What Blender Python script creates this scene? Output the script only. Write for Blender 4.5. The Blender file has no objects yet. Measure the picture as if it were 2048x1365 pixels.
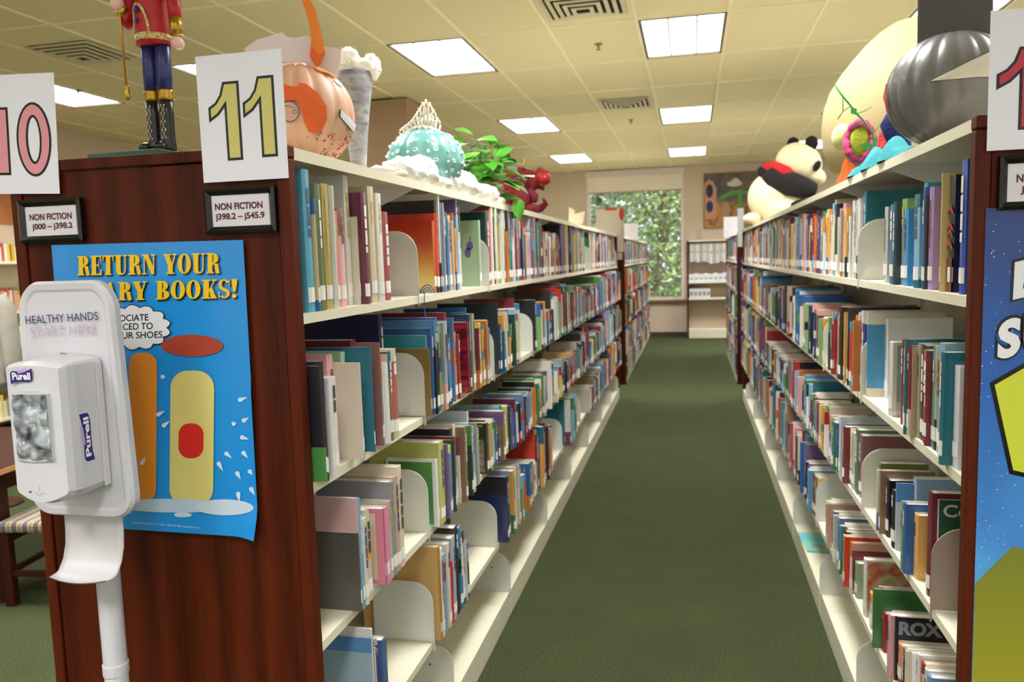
import bpy, bmesh, math, random
from mathutils import Vector, Matrix
import numpy as np
random.seed(7)
SC = bpy.context.scene
COL = SC.collection
# ------------------------------------------------------------------ camera
HC = 1.74                                    # eye height, floor is z = 0
FPX = 1578.34
YAW, PITCH, ROLL = 0.225364, 0.102363, -0.030726
_cy, _sy, _cp, _sp = math.cos(YAW), math.sin(YAW), math.cos(PITCH), math.sin(PITCH)
FWD = np.array([-_sy*_cp, _cy*_cp, -_sp]); _r = np.array([_cy, _sy, 0.0]); _u = np.cross(_r, FWD)
RGT = math.cos(ROLL)*_r + math.sin(ROLL)*_u
UPV = -math.sin(ROLL)*_r + math.cos(ROLL)*_u
cd = bpy.data.cameras.new('camera'); cam = bpy.data.objects.new('camera', cd); COL.objects.link(cam)
cd.sensor_width = 36.0; cd.lens = FPX/2048*36.0; cd.clip_start = 0.02; cd.clip_end = 200
cam.matrix_world = Matrix(((RGT[0], UPV[0], -FWD[0], 0), (RGT[1], UPV[1], -FWD[1], 0), (RGT[2], UPV[2], -FWD[2], HC), (0, 0, 0, 1)))
cd.dof.use_dof = True; cd.dof.focus_distance = 1.8; cd.dof.aperture_fstop = 5.0
SC.camera = cam
# ------------------------------------------------------------------ world, sun, exposure
w = bpy.data.worlds.new('sky'); SC.world = w; w.use_nodes = True
w.node_tree.nodes['Background'].inputs[0].default_value = (0.72, 0.86, 1.0, 1)
w.node_tree.nodes['Background'].inputs[1].default_value = .75
sl = bpy.data.lights.new('sun', 'SUN'); sl.energy = 3.2; sl.angle = 0.01; sl.color = (1, .95, .85)
so = bpy.data.objects.new('sun', sl); COL.objects.link(so); so.rotation_euler = (math.radians(35), 0, math.radians(55))
LAMP_STRENGTH = 3.0
LAMP_WATT = 21.0; LAMP_SPREAD = math.radians(118)   # louvred troffers throw their light down
LAMP_COLOR = (1.0, 0.99, 1.0)
SC.view_settings.view_transform = 'Standard'; SC.view_settings.look = 'None'
SC.view_settings.exposure = 1.36; SC.view_settings.gamma = 1.0; SC.view_settings.use_curve_mapping = False

def ray(x, y): return (x-1024)/FPX*RGT - (y-682.5)/FPX*UPV + FWD
def atX(x, y, X): d = ray(x, y); k = X/d[0]; return (X, d[1]*k, d[2]*k+HC)
def atY(x, y, Y): d = ray(x, y); k = Y/d[1]; return (d[0]*k, Y, d[2]*k+HC)
def atZ(x, y, Z): d = ray(x, y); k = (Z-HC)/d[2]; return (d[0]*k, d[1]*k, Z)

# ------------------------------------------------------------------ materials
def lin(h):
    if not isinstance(h, str): return tuple(h[:3])
    c = [int(h[i:i+2], 16)/255 for i in (0, 2, 4)]
    return tuple(v/12.92 if v <= .04045 else ((v+.055)/1.055)**2.4 for v in c)
MATS = {}
def mat(h, rough=.55, metal=0, spec=.5, coat=0, noise=0, nscale=40, bump=0, bscale=200, trans=0, sheen=0, key=''):
    k = (h, rough, metal, spec, coat, noise, nscale, bump, bscale, trans, key)
    if k in MATS: return MATS[k]
    m = bpy.data.materials.new('mat_'+str(len(MATS))); m.use_nodes = True
    nt = m.node_tree; b = nt.nodes['Principled BSDF']; c = lin(h)
    b.inputs['Base Color'].default_value = (*c, 1); b.inputs['Roughness'].default_value = rough
    b.inputs['Metallic'].default_value = metal; b.inputs['Specular IOR Level'].default_value = spec
    b.inputs['Coat Weight'].default_value = coat; b.inputs['Coat Roughness'].default_value = .08
    b.inputs['Transmission Weight'].default_value = trans
    tc = nt.nodes.new('ShaderNodeTexCoord')
    if noise:
        n = nt.nodes.new('ShaderNodeTexNoise'); n.inputs['Scale'].default_value = nscale; n.inputs['Detail'].default_value = 4
        nt.links.new(tc.outputs['Object'], n.inputs['Vector'])
        mx = nt.nodes.new('ShaderNodeMixRGB'); mx.inputs[1].default_value = (*[v*(1-noise) for v in c], 1); mx.inputs[2].default_value = (*[min(1, v*(1+noise)) for v in c], 1)
        nt.links.new(n.outputs['Fac'], mx.inputs[0]); nt.links.new(mx.outputs[0], b.inputs['Base Color'])
    if bump:
        n = nt.nodes.new('ShaderNodeTexNoise'); n.inputs['Scale'].default_value = bscale; n.inputs['Detail'].default_value = 3
        nt.links.new(tc.outputs['Object'], n.inputs['Vector'])
        bp = nt.nodes.new('ShaderNodeBump'); bp.inputs['Strength'].default_value = bump; bp.inputs['Distance'].default_value = .01
        nt.links.new(n.outputs['Fac'], bp.inputs['Height']); nt.links.new(bp.outputs[0], b.inputs['Normal'])
    MATS[k] = m; return m
def emis(h, s, key):
    if key in MATS: return MATS[key]
    m = bpy.data.materials.new(key); m.use_nodes = True; nt = m.node_tree; nt.nodes.remove(nt.nodes['Principled BSDF'])
    e = nt.nodes.new('ShaderNodeEmission'); e.inputs[0].default_value = (*lin(h), 1); e.inputs[1].default_value = s
    nt.links.new(e.outputs[0], nt.nodes['Material Output'].inputs[0]); MATS[key] = m; return m
def ramp_mat(key, cols, scale=8, rough=.4, coords='Object', stretch=(1, 1, 1), coat=0, detail=3, distort=0):
    if key in MATS: return MATS[key]
    m = bpy.data.materials.new(key); m.use_nodes = True; nt = m.node_tree; b = nt.nodes['Principled BSDF']
    b.inputs['Roughness'].default_value = rough; b.inputs['Coat Weight'].default_value = coat
    tc = nt.nodes.new('ShaderNodeTexCoord'); mp = nt.nodes.new('ShaderNodeMapping'); mp.inputs['Scale'].default_value = stretch
    n = nt.nodes.new('ShaderNodeTexNoise'); n.inputs['Scale'].default_value = scale; n.inputs['Detail'].default_value = detail; n.inputs['Distortion'].default_value = distort
    r = nt.nodes.new('ShaderNodeValToRGB'); el = r.color_ramp.elements
    while len(el) < len(cols): el.new(.5)
    for i, c in enumerate(cols): el[i].position = .28+.44*i/max(1, len(cols)-1); el[i].color = (*lin(c), 1)
    nt.links.new(tc.outputs[coords], mp.inputs[0]); nt.links.new(mp.outputs[0], n.inputs['Vector']); nt.links.new(n.outputs['Fac'], r.inputs[0]); nt.links.new(r.outputs[0], b.inputs['Base Color'])
    MATS[key] = m; return m
def grad_mat(key, stops, axis=2, lo=0, hi=1, rough=.35, coat=.3):
    """print that changes colour along one axis (a printed gradient)"""
    m = bpy.data.materials.new(key); m.use_nodes = True; nt = m.node_tree; b = nt.nodes['Principled BSDF']
    b.inputs['Roughness'].default_value = rough; b.inputs['Coat Weight'].default_value = coat
    tc = nt.nodes.new('ShaderNodeTexCoord'); sx = nt.nodes.new('ShaderNodeSeparateXYZ'); mr = nt.nodes.new('ShaderNodeMapRange')
    mr.inputs['From Min'].default_value = lo; mr.inputs['From Max'].default_value = hi
    r = nt.nodes.new('ShaderNodeValToRGB'); el = r.color_ramp.elements
    while len(el) < len(stops): el.new(.5)
    for i, (p, c) in enumerate(stops): el[i].position = p; el[i].color = (*lin(c), 1)
    nt.links.new(tc.outputs['Object'], sx.inputs[0]); nt.links.new(sx.outputs[axis], mr.inputs[0]); nt.links.new(mr.outputs[0], r.inputs[0]); nt.links.new(r.outputs[0], b.inputs['Base Color'])
    return m
def wood_mat(key, c0, c1, rough=.42):
    m = bpy.data.materials.new(key); m.use_nodes = True; nt = m.node_tree; b = nt.nodes['Principled BSDF']
    b.inputs['Roughness'].default_value = rough; b.inputs['Specular IOR Level'].default_value = .16
    tc = nt.nodes.new('ShaderNodeTexCoord'); mp = nt.nodes.new('ShaderNodeMapping'); mp.inputs['Scale'].default_value = (3.2, 3.2, .22)
    n1 = nt.nodes.new('ShaderNodeTexNoise'); n1.inputs['Scale'].default_value = 1.6; n1.inputs['Detail'].default_value = 3
    wv = nt.nodes.new('ShaderNodeTexWave'); wv.inputs['Scale'].default_value = .9; wv.inputs['Distortion'].default_value = 9; wv.inputs['Detail'].default_value = 3; wv.inputs['Detail Scale'].default_value = 1.1
    mp2 = nt.nodes.new('ShaderNodeMapping'); mp2.inputs['Scale'].default_value = (160, 160, 5)
    n2 = nt.nodes.new('ShaderNodeTexNoise'); n2.inputs['Scale'].default_value = 1.5
    r = nt.nodes.new('ShaderNodeValToRGB'); r.color_ramp.elements[0].color = (*lin(c0), 1); r.color_ramp.elements[1].color = (*lin(c1), 1)
    r.color_ramp.elements[0].position = .1; r.color_ramp.elements[1].position = .8
    mx = nt.nodes.new('ShaderNodeMath'); mx.operation = 'MULTIPLY_ADD'; mx.inputs[1].default_value = .55
    L = nt.links.new
    L(tc.outputs['Object'], mp.inputs[0]); L(mp.outputs[0], wv.inputs['Vector']); L(tc.outputs['Object'], mp2.inputs[0]); L(mp2.outputs[0], n2.inputs['Vector'])
    L(n2.outputs['Fac'], mx.inputs[0]); 
    sc = nt.nodes.new('ShaderNodeMath'); sc.operation = 'MULTIPLY'; sc.inputs[1].default_value = .32
    L(wv.outputs['Fac'], sc.inputs[0]); L(sc.outputs[0], mx.inputs[2]); L(mx.outputs[0], r.inputs[0]); L(r.outputs[0], b.inputs['Base Color'])
    return m
def attr_mat():
    m = bpy.data.materials.new('printed_cover'); m.use_nodes = True; nt = m.node_tree; b = nt.nodes['Principled BSDF']
    a = nt.nodes.new('ShaderNodeAttribute'); a.attribute_name = 'Col'
    nt.links.new(a.outputs['Color'], b.inputs['Base Color']); b.inputs['Roughness'].default_value = .34
    b.inputs['Coat Weight'].default_value = .45; b.inputs['Coat Roughness'].default_value = .12
    return m
M_BOOK = attr_mat()
M_PAGE = mat('e6e0cf', .8, noise=.06, nscale=300)
M_LABEL = mat('eceae4', .5)
M_STEEL = mat('e0dbc2', .38, noise=.03, nscale=6)
M_PLATE = mat('d6d6cc', .35, noise=.03, nscale=10)
M_WOOD = wood_mat('cherry_wood', '300e04', '60240e')
M_WOODD = wood_mat('dark_wood', '27100a', '4a2014')
M_WHITE = mat('cfced4', .28)
M_PAPER = mat('f4f4ff', .6)
M_BLACK = mat('0c0b0b', .25)
M_GOLD = mat('b8923c', .28, metal=.85)

# ------------------------------------------------------------------ mesh helpers
class MB:
    def __init__(s): s.v = []; s.f = []; s.c = []
    def add(s, vs, fs, col=None):
        o = len(s.v); s.v += [tuple(p) for p in vs]
        for f in fs: s.f.append([o+i for i in f]); s.c.append(col)
        return s
    def box(s, x0, x1, y0, y1, z0, z1, col=None):
        return s.add([(x0,y0,z0),(x1,y0,z0),(x1,y1,z0),(x0,y1,z0),(x0,y0,z1),(x1,y0,z1),(x1,y1,z1),(x0,y1,z1)],
                     [(0,3,2,1),(4,5,6,7),(0,1,5,4),(1,2,6,5),(2,3,7,6),(3,0,4,7)], col)
    def prism(s, poly, fn, a, b, col=None):
        n = len(poly); vs = [fn(p[0], p[1], a) for p in poly]+[fn(p[0], p[1], b) for p in poly]
        fs = [list(range(n))[::-1], list(range(n, 2*n))]+[(i, (i+1) % n, n+(i+1) % n, n+i) for i in range(n)]
        return s.add(vs, fs, col)
    def tube(s, pts, r, n=8, col=None, cap=True):
        pts = [Vector(p) for p in pts]; rs = r if isinstance(r, (list, tuple)) else [r]*len(pts); vs = []; m = len(pts)
        ref = Vector((0, 0, 1))
        for i, p in enumerate(pts):
            t = (pts[min(i+1, m-1)]-pts[max(i-1, 0)]).normalized()
            if abs(t.dot(ref)) > .95: ref = Vector((1, 0, 0)) if abs(t.x) < .9 else Vector((0, 1, 0))
            u = t.cross(ref).normalized(); w_ = t.cross(u)
            for k in range(n):
                a = 2*math.pi*k/n; vs.append(p+u*math.cos(a)*rs[i]+w_*math.sin(a)*rs[i])
        fs = [(i*n+k, i*n+(k+1) % n, (i+1)*n+(k+1) % n, (i+1)*n+k) for i in range(m-1) for k in range(n)]
        if cap: fs += [list(range(n))[::-1], list(range((m-1)*n, m*n))]
        return s.add(vs, fs, col)
    def lathe(s, prof, c=(0, 0, 0), n=24, col=None):
        vs = []; m = len(prof)
        for r, z in prof:
            for k in range(n):
                a = 2*math.pi*k/n; vs.append((c[0]+r*math.cos(a), c[1]+r*math.sin(a), c[2]+z))
        fs = [(i*n+k, i*n+(k+1) % n, (i+1)*n+(k+1) % n, (i+1)*n+k) for i in range(m-1) for k in range(n)]
        fs += [list(range(n))[::-1], list(range((m-1)*n, m*n))]
        return s.add(vs, fs, col)
    def blob(s, c, r, nu=20, nv=12, fn=None, rot=None, col=None):
        """ellipsoid; fn(theta, phi) scales the radius; rot a Matrix"""
        r = r if isinstance(r, (list, tuple)) else (r, r, r); vs = []
        for j in range(nv+1):
            ph = math.pi*j/nv
            for k in range(nu):
                th = 2*math.pi*k/nu; q = fn(th, ph) if fn else 1
                p = Vector((r[0]*q*math.sin(ph)*math.cos(th), r[1]*q*math.sin(ph)*math.sin(th), -r[2]*q*math.cos(ph)))
                if rot: p = rot @ p
                vs.append(p+Vector(c))
        fs = [(j*nu+k, j*nu+(k+1) % nu, (j+1)*nu+(k+1) % nu, (j+1)*nu+k) for j in range(nv) for k in range(nu)]
        return s.add(vs, fs, col)
    def build(s, name, m, parent=None, smooth=False, off=None, bevel=0):
        me = bpy.data.meshes.new(name); vs = s.v
        if off is not None: vs = [(p[0]-off[0], p[1]-off[1], p[2]-off[2]) for p in vs]
        me.from_pydata(vs, [], s.f)
        if any(c is not None for c in s.c):
            a = me.color_attributes.new('Col', 'FLOAT_COLOR', 'CORNER'); buf = []
            for f, c in zip(s.f, s.c):
                cc = lin(c) if c is not None else (.8, .8, .8)
                buf += [cc[0], cc[1], cc[2], 1.0]*len(f)
            a.data.foreach_set('color', buf)
        bm = bmesh.new(); bm.from_mesh(me); bmesh.ops.remove_doubles(bm, verts=bm.verts, dist=1e-6) if smooth else None
        bmesh.ops.recalc_face_normals(bm, faces=bm.faces); bm.to_mesh(me); bm.free()
        if smooth: me.shade_smooth() if hasattr(me, 'shade_smooth') else None
        me.materials.append(m); o = bpy.data.objects.new(name, me); COL.objects.link(o)
        if parent is not None: o.parent = parent
        if bevel:
            md = o.modifiers.new('bevel', 'BEVEL'); md.width = bevel; md.segments = 2; md.limit_method = 'ANGLE'
        return o
def tag(o, label=None, cat=None, group=None, kind=None):
    if label: o['label'] = label
    if cat: o['category'] = cat
    if group: o['group'] = group
    if kind: o['kind'] = kind
    return o
def thing(name, label, cat, loc=(0, 0, 0), rz=0, group=None):
    o = bpy.data.objects.new(name, None); COL.objects.link(o); o.location = loc; o.rotation_euler = (0, 0, rz); o.empty_display_size = .05
    return tag(o, label, cat, group)
XZ = lambda p, q, y: (p, y, q)
def circ(cx, cy, rx, ry=None, n=24, a0=0, a1=2*math.pi):
    ry = rx if ry is None else ry
    full = abs(a1-a0-2*math.pi) < 1e-6
    return [(cx+rx*math.cos(a0+(a1-a0)*i/(n if full else n-1)), cy+ry*math.sin(a0+(a1-a0)*i/(n if full else n-1))) for i in range(n)]
def rrect(x0, x1, y0, y1, r, n=6):
    p = []
    for cx, cy, a in ((x1-r, y1-r, 0), (x0+r, y1-r, 90), (x0+r, y0+r, 180), (x1-r, y0+r, 270)):
        p += [(cx+r*math.cos(math.radians(a+90*i/n)), cy+r*math.sin(math.radians(a+90*i/n))) for i in range(n+1)]
    return p
def offset_poly(p, d):
    n = len(p); out = []
    area = sum(p[i][0]*p[(i+1) % n][1]-p[(i+1) % n][0]*p[i][1] for i in range(n)); sg = 1 if area > 0 else -1
    for i in range(n):
        a, b, c = Vector(p[i-1]), Vector(p[i]), Vector(p[(i+1) % n])
        e1 = (b-a).normalized(); e2 = (c-b).normalized(); n1 = Vector((e1.y, -e1.x))*sg; n2 = Vector((e2.y, -e2.x))*sg
        m = (n1+n2); m = m.normalized() if m.length > 1e-6 else n1; k = d/max(.35, m.dot(n1)); out.append((b.x+m.x*k, b.y+m.y*k))
    return out
def text_mesh(body, bold=0.0, spacing=1.0):
    c = bpy.data.curves.new('lettering', 'FONT'); c.body = body; c.align_x = 'LEFT'; c.size = 1; c.offset = bold; c.resolution_u = 4; c.space_character = spacing
    o = bpy.data.objects.new('lettering', c); COL.objects.link(o); dg = bpy.context.evaluated_depsgraph_get(); dg.update()
    me = o.evaluated_get(dg).to_mesh(); vs = [v.co.copy() for v in me.vertices]; fs = [tuple(p.vertices) for p in me.polygons]
    bpy.data.objects.remove(o); bpy.data.curves.remove(c)
    return vs, fs
def text_on(body, quad, m, parent, off, bold=0.0, name='lettering', spacing=1.0, shear=0):
    """fit the letters to a quad given as 3D points: bottom-left, bottom-right, top-left"""
    vs, fs = text_mesh(body, bold, spacing)
    x0, x1 = min(v.x for v in vs), max(v.x for v in vs); y0, y1 = min(v.y for v in vs), max(v.y for v in vs)
    bl, br, tl = (Vector(q) for q in quad); ex = br-bl; ey = tl-bl
    P_ = [bl+ex*((v.x-x0)/(x1-x0)+shear*(v.y-y0)/(y1-y0))+ey*((v.y-y0)/(y1-y0)) for v in vs]
    fr_ = sorted(((min(vs[i].x for i in f), max(vs[i].x for i in f), f) for f in fs), key=lambda q: q[0]); words = []; end = -1e9
    for lo, hi, f in fr_:                                   # one object for each word
        if lo-end > .17: words.append([])
        words[-1].append(f); end = max(end, hi)
    for wd in words:
        ids = sorted({i for f in wd for i in f}); mp = {q: k for k, q in enumerate(ids)}; b = MB(); b.add([P_[i] for i in ids], [tuple(mp[i] for i in f) for f in wd]); o = b.build(name, m, parent, off=off)
    return o

# ------------------------------------------------------------------ setting
FL, CE = 0.0, 1.85+HC
XL, XR, YB, YF = -7.9, 4.6, 17.2, -5.5
def carpet():
    m = bpy.data.materials.new('carpet'); m.use_nodes = True; nt = m.node_tree; b = nt.nodes['Principled BSDF']; L = nt.links.new
    b.inputs['Roughness'].default_value = .95; b.inputs['Specular IOR Level'].default_value = .1
    tc = nt.nodes.new('ShaderNodeTexCoord'); n = nt.nodes.new('ShaderNodeTexNoise'); n.inputs['Scale'].default_value = 160; n.inputs['Detail'].default_value = 6
    n2 = nt.nodes.new('ShaderNodeTexNoise'); n2.inputs['Scale'].default_value = 2.5
    r = nt.nodes.new('ShaderNodeValToRGB'); e = r.color_ramp.elements; e[0].position = .33; e[0].color = (*lin('282f1b'), 1); e[1].position = .68; e[1].color = (*lin('565e3c'), 1)
    mx = nt.nodes.new('ShaderNodeMixRGB'); mx.blend_type = 'MULTIPLY'; mx.inputs[0].default_value = .3
    bp = nt.nodes.new('ShaderNodeBump'); bp.inputs['Strength'].default_value = .6; bp.inputs['Distance'].default_value = .006
    L(tc.outputs['Object'], n.inputs['Vector']); L(tc.outputs['Object'], n2.inputs['Vector']); L(n.outputs['Fac'], r.inputs[0]); L(r.outputs[0], mx.inputs[1]); L(n2.outputs['Fac'], mx.inputs[2])
    L(mx.outputs[0], b.inputs['Base Color']); L(n.outputs['Fac'], bp.inputs['Height']); L(bp.outputs[0], b.inputs['Normal'])
    return m
M_WALL = mat('d8c4ac', .85, noise=.03, nscale=30, bump=.05, bscale=300)
tag(MB().box(XL-.1, XR+.1, YF-.1, YB+.2, -.06, 0).build('floor', carpet()), 'dark green loop pile carpet down the aisle', None, None, 'structure')
WX0, WX1, WZ0, WZ1 = -2.19, -.15, HC-.95, HC+1.80      # window opening in the back wall
wb = MB()
wb.box(XL, WX0, YB, YB+.2, 0, CE).box(WX1, XR, YB, YB+.2, 0, CE).box(WX0, WX1, YB, YB+.2, 0, WZ0).box(WX0, WX1, YB, YB+.2, WZ1, CE)
tag(wb.build('wall_back', M_WALL), 'taupe painted wall at the far end of the aisle', None, None, 'structure')
tag(MB().box(XL-.15, XL, YF, YB+.2, 0, CE+.05).build('wall_left', M_WALL), 'tan wall at the far left of the reading room', None, None, 'structure')
tag(MB().box(XR, XR+.15, YF, YB+.2, 0, CE+.05).build('wall_right', mat('dcdad6', .85)), 'off-white wall on the right side of the room', None, None, 'structure')
tag(MB().box(XL-.15, XR+.15, YF-.15, YF, 0, CE+.05).build('wall_front', mat('dcdad6', .85)), 'off-white wall behind the viewer', None, None, 'structure')
tag(MB().box(XL, WX1+.05, YB-.015, YB, 0, .1).build('baseboard_back', mat('4a3a2c', .6)), 'dark rubber baseboard under the window', None, None, 'structure')
# column
tag(MB().box(-3.62, -3.08, 8.55, 9.1, 0, CE-.02).build('trim_1', mat('a98d70', .85, noise=.04, nscale=20)), 'square tan column rising behind the left bookcase', None, None, 'structure')
# ceiling: one tile = one part
M_TILE = mat('efe2b8', .95, noise=.07, nscale=220, bump=.25, bscale=350)
ceil = tag(bpy.data.objects.new('ceiling', None), 'beige lay-in tile ceiling with recessed lights', None, None, 'structure'); COL.objects.link(ceil); ceil.location = (0, 0, CE)
TW, TL = .7055, 1.30
GX0 = -.408-TW*11; GY0 = 6.50-TL*10
MB().box(XL-.1, XR+.1, YF-.1, YB+.2, .02, .08).build('ceiling_deck', mat('8a8068', .9), ceil)
LX = [-.408+TW*(.5+3*k) for k in range(-3, 3)]; LY = [6.50+TL*.5+TL*3*k for k in range(-3, 3)]
isl = lambda x, y: any(abs(x-a) < .1 for a in LX) and any(abs(y-b) < .1 for b in LY)
VENTS = [(-.408-TW*.5, 6.50-TL*.55+.2), (-.408-TW*.5, 6.5+TL*2.6), (-.408-TW*6.5, 6.5-TL*.45)]
g = MB(); far = MB(); tile_me = None
nx = int((XR-GX0)/TW)+1; ny = int((YB-GY0)/TL)+1
for i in range(nx+1):
    x = GX0+i*TW
    if XL < x < XR: g.box(x-.011, x+.011, YF, YB, -.004, .006)
for j in range(ny+1):
    y = GY0+j*TL
    if YF < y < YB: g.box(XL, XR, y-.011, y+.011, -.003, .006)
g.build('ceiling_grid', mat('fdf2d4', .5), ceil)
for i in range(nx):
    for j in range(ny):
        x = GX0+(i+.5)*TW; y = GY0+(j+.5)*TL
        if isl(x, y): continue
        x0, x1, y0, y1 = max(x-TW/2+.009, XL), min(x+TW/2-.009, XR), max(y-TL/2+.009, YF), min(y+TL/2-.009, YB)
        if x1-x0 < .05 or y1-y0 < .05: continue
        vis = y > 3.5 and -7.7 < x < 2.7 and x > -1.05*y and x < .5*y
        full = (x1-x0) > TW-.05 and (y1-y0) > TL-.05
        if vis and full:
            if tile_me is None:
                o = MB().box(-TW/2+.009, TW/2-.009, -TL/2+.009, TL/2-.009, .004, .018).build('ceiling_tile', M_TILE, ceil); tile_me = o.data
            else:
                o = bpy.data.objects.new('ceiling_tile', tile_me); COL.objects.link(o); o.parent = ceil
            o.location = (x, y, 0)
        else: far.box(x0, x1, y0, y1, .004, .018)
tag(far.build('ceiling_tile_field', M_TILE, ceil), kind='stuff')
# recessed lights
M_LAMP = emis(LAMP_COLOR, LAMP_STRENGTH, 'lamp_glow'); M_LFR = mat('6b6044', .6); M_LOU = mat('f4f2ea', .4)
lamp = None
ords = ['first', 'second', 'third', 'fourth', 'fifth', 'sixth', 'seventh', 'eighth', 'ninth', 'tenth', 'eleventh', 'twelfth', 'thirteenth', 'fourteenth', 'fifteenth', 'sixteenth', 'seventeenth', 'eighteenth', 'nineteenth', 'twentieth']
def nth(n):
    k = n+1
    if k > 100: return 'hundred and '+nth(k-101)
    if k <= 20: return ords[n]
    if k == 100: return 'hundredth'
    tens = {2: 'twent', 3: 'thirt', 4: 'fort', 5: 'fift', 6: 'sixt', 7: 'sevent', 8: 'eight', 9: 'ninet'}[k//10]
    return tens+'ieth' if k % 10 == 0 else tens+'y-'+ords[k % 10-1]
rows_name = ['far left row', 'second row from the left', 'row left of the aisle', 'row above the aisle', 'row over the right bookcase', 'far right row']
near_name = ['behind the viewer, farthest back', 'behind the viewer', 'just ahead overhead', 'nearest in view', 'middle of the three in view', 'farthest, by the back wall']
parts = []
AL = bpy.data.lights.new('lamp_tube', 'AREA'); AL.shape = 'RECTANGLE'; AL.size = TW-.08; AL.size_y = TL-.1; AL.energy = LAMP_WATT; AL.spread = LAMP_SPREAD; AL.color = LAMP_COLOR
for i, lx in enumerate(LX):
    for j, ly in enumerate(LY):
        if not (XL+.4 < lx < XR-.3 and YF+.6 < ly < YB-.6): continue
        t = thing('ceiling_light', 'recessed ceiling light, %s, %s' % (rows_name[i], near_name[j]), 'ceiling light', (lx, ly, CE), 0, 'recessed ceiling lights')
        lo_ = bpy.data.objects.new('lamp_tube', AL); COL.objects.link(lo_); lo_.parent = t; lo_.location = (0, 0, -.012)
        if not parts:
            a, b_ = TW/2-.012, TL/2-.02
            f = MB(); f.box(-a, -a+.022, -b_, b_, -.006, .016).box(a-.022, a, -b_, b_, -.006, .016).box(-a+.022, a-.022, -b_, -b_+.022, -.006, .016).box(-a+.022, a-.022, b_-.022, b_, -.006, .016)
            p1 = f.build('frame', M_LFR, t)
            p2 = MB().box(-a+.022, a-.022, -b_+.022, b_-.022, .012, .016).build('diffuser', M_LAMP, t)
            l = MB()
            for k in range(1, 3): x = -a+2*a*k/3; l.box(x-.009, x+.009, -b_+.022, b_-.022, .002, .011)
            for k in range(1, 6): y = -b_+2*b_*k/6; l.box(-a+.022, a-.022, y-.008, y+.008, .003, .0105)
            p3 = l.build('louver', M_LOU, t); parts = [p1, p2, p3]
        else:
            for p in parts:
                c = p.copy(); COL.objects.link(c); c.parent = t
M_VENT = mat('d8cfae', .5); M_VD = mat('3c3626', .8)
for k, (vx, vy) in enumerate(VENTS):
    t = thing('ceiling_vent', ['square air vent in the ceiling, nearest to the aisle lights', 'square air vent in the ceiling, farther down the aisle', 'square air vent in the ceiling behind the nutcracker'][k], 'vent', (vx, vy, CE), 0, 'ceiling air vents')
    b = MB()
    for a in range(5):
        r = .30-.055*a; q = r-.03; z = -.006-.010*a+.03*(a % 2)*0
        for (x0, x1, y0, y1) in ((-r, r, -r, -q), (-r, r, q, r), (-r, -q, -q, q), (q, r, -q, q)): b.box(x0, x1, y0, y1, z-.008, z)
    b.build('louver', M_VENT, t); MB().box(-.28, .28, -.28, .28, -.004, .003).build('duct', M_VD, t)
for k, p in enumerate([(1197, 88), (1262, 240), (156, 180)]):
    q = atZ(p[0], p[1], CE); t = thing('fire_sprinkler', ['small ceiling sprinkler head near the front air vent', 'small ceiling sprinkler head past the second air vent', 'small ceiling sprinkler head above the number ten sign'][k], 'sprinkler', q, 0, 'ceiling sprinklers')
    MB().lathe([(.035, 0), (.035, -.006), (.012, -.01), (.012, -.03), (.004, -.03), (.004, -.045), (.02, -.045), (.02, -.05)], n=12).build('sprinkler_head', mat('8d7f58', .4, metal=.5), t)

# window and shade
M_FR = mat('efe2da', .5); M_SHADE = mat('f6ead8', .9, noise=.05, nscale=60)
wn = tag(bpy.data.objects.new('window_1', None), 'tall window at the end of the aisle looking onto trees', None, None, 'structure'); COL.objects.link(wn); wn.location = ((WX0+WX1)/2, YB, WZ0)
ww, wh = (WX1-WX0)/2, WZ1-WZ0
f = MB(); f.box(-ww, -ww+.06, .02, .12, 0, wh).box(ww-.06, ww, .02, .12, 0, wh).box(-ww+.06, ww-.06, .02, .12, 0, .05).box(-ww+.06, ww-.06, .02, .12, wh-.06, wh)
f.build('window_frame', M_FR, wn)
gm = bpy.data.materials.new('window_glass'); gm.use_nodes = True; nt = gm.node_tree; b = nt.nodes['Principled BSDF']; mixn = nt.nodes.new('ShaderNodeMixShader'); tr = nt.nodes.new('ShaderNodeBsdfTransparent')
b.inputs['Roughness'].default_value = .05; b.inputs['Base Color'].default_value = (.8, .9, .85, 1); mixn.inputs[0].default_value = .06
nt.links.new(tr.outputs[0], mixn.inputs[1]); nt.links.new(b.outputs[0], mixn.inputs[2]); nt.links.new(mixn.outputs[0], nt.nodes['Material Output'].inputs[0])
MB().box(-ww+.06, ww-.06, .065, .071, .05, wh-.06).build('pane', gm, wn)
MB().box(-ww-.04, ww+.04, -.07, .02, -.04, 0).build('window_sill', mat('9a6a3c', .4), wn)
MB().box(-ww-.02, ww+.02, -.07, 0, wh-.10, wh+.03).build('shade_valance', mat('e6dcd6', .6), wn, bevel=.01)
sh = MB(); n = 40
prof = [(-ww+.03+(2*ww-.06)*i/n, -.02+.004*math.sin(i*1.1)) for i in range(n+1)]
sh.add([(x, y, wh-.10) for x, y in prof]+[(x, y, wh-.42) for x, y in prof]+[(x, y+.003, wh-.42) for x, y in prof]+[(x, y+.003, wh-.10) for x, y in prof],
       [(r*(n+1)+i, r*(n+1)+i+1, ((r+1) % 4)*(n+1)+i+1, ((r+1) % 4)*(n+1)+i) for r in range(4) for i in range(n)])
sh.build('roller_shade', M_SHADE, wn)
MB().box(-ww+.03, ww-.03, -.03, -.008, wh-.445, wh-.42).build('shade_rail', mat('b39c8c', .6), wn)

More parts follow.
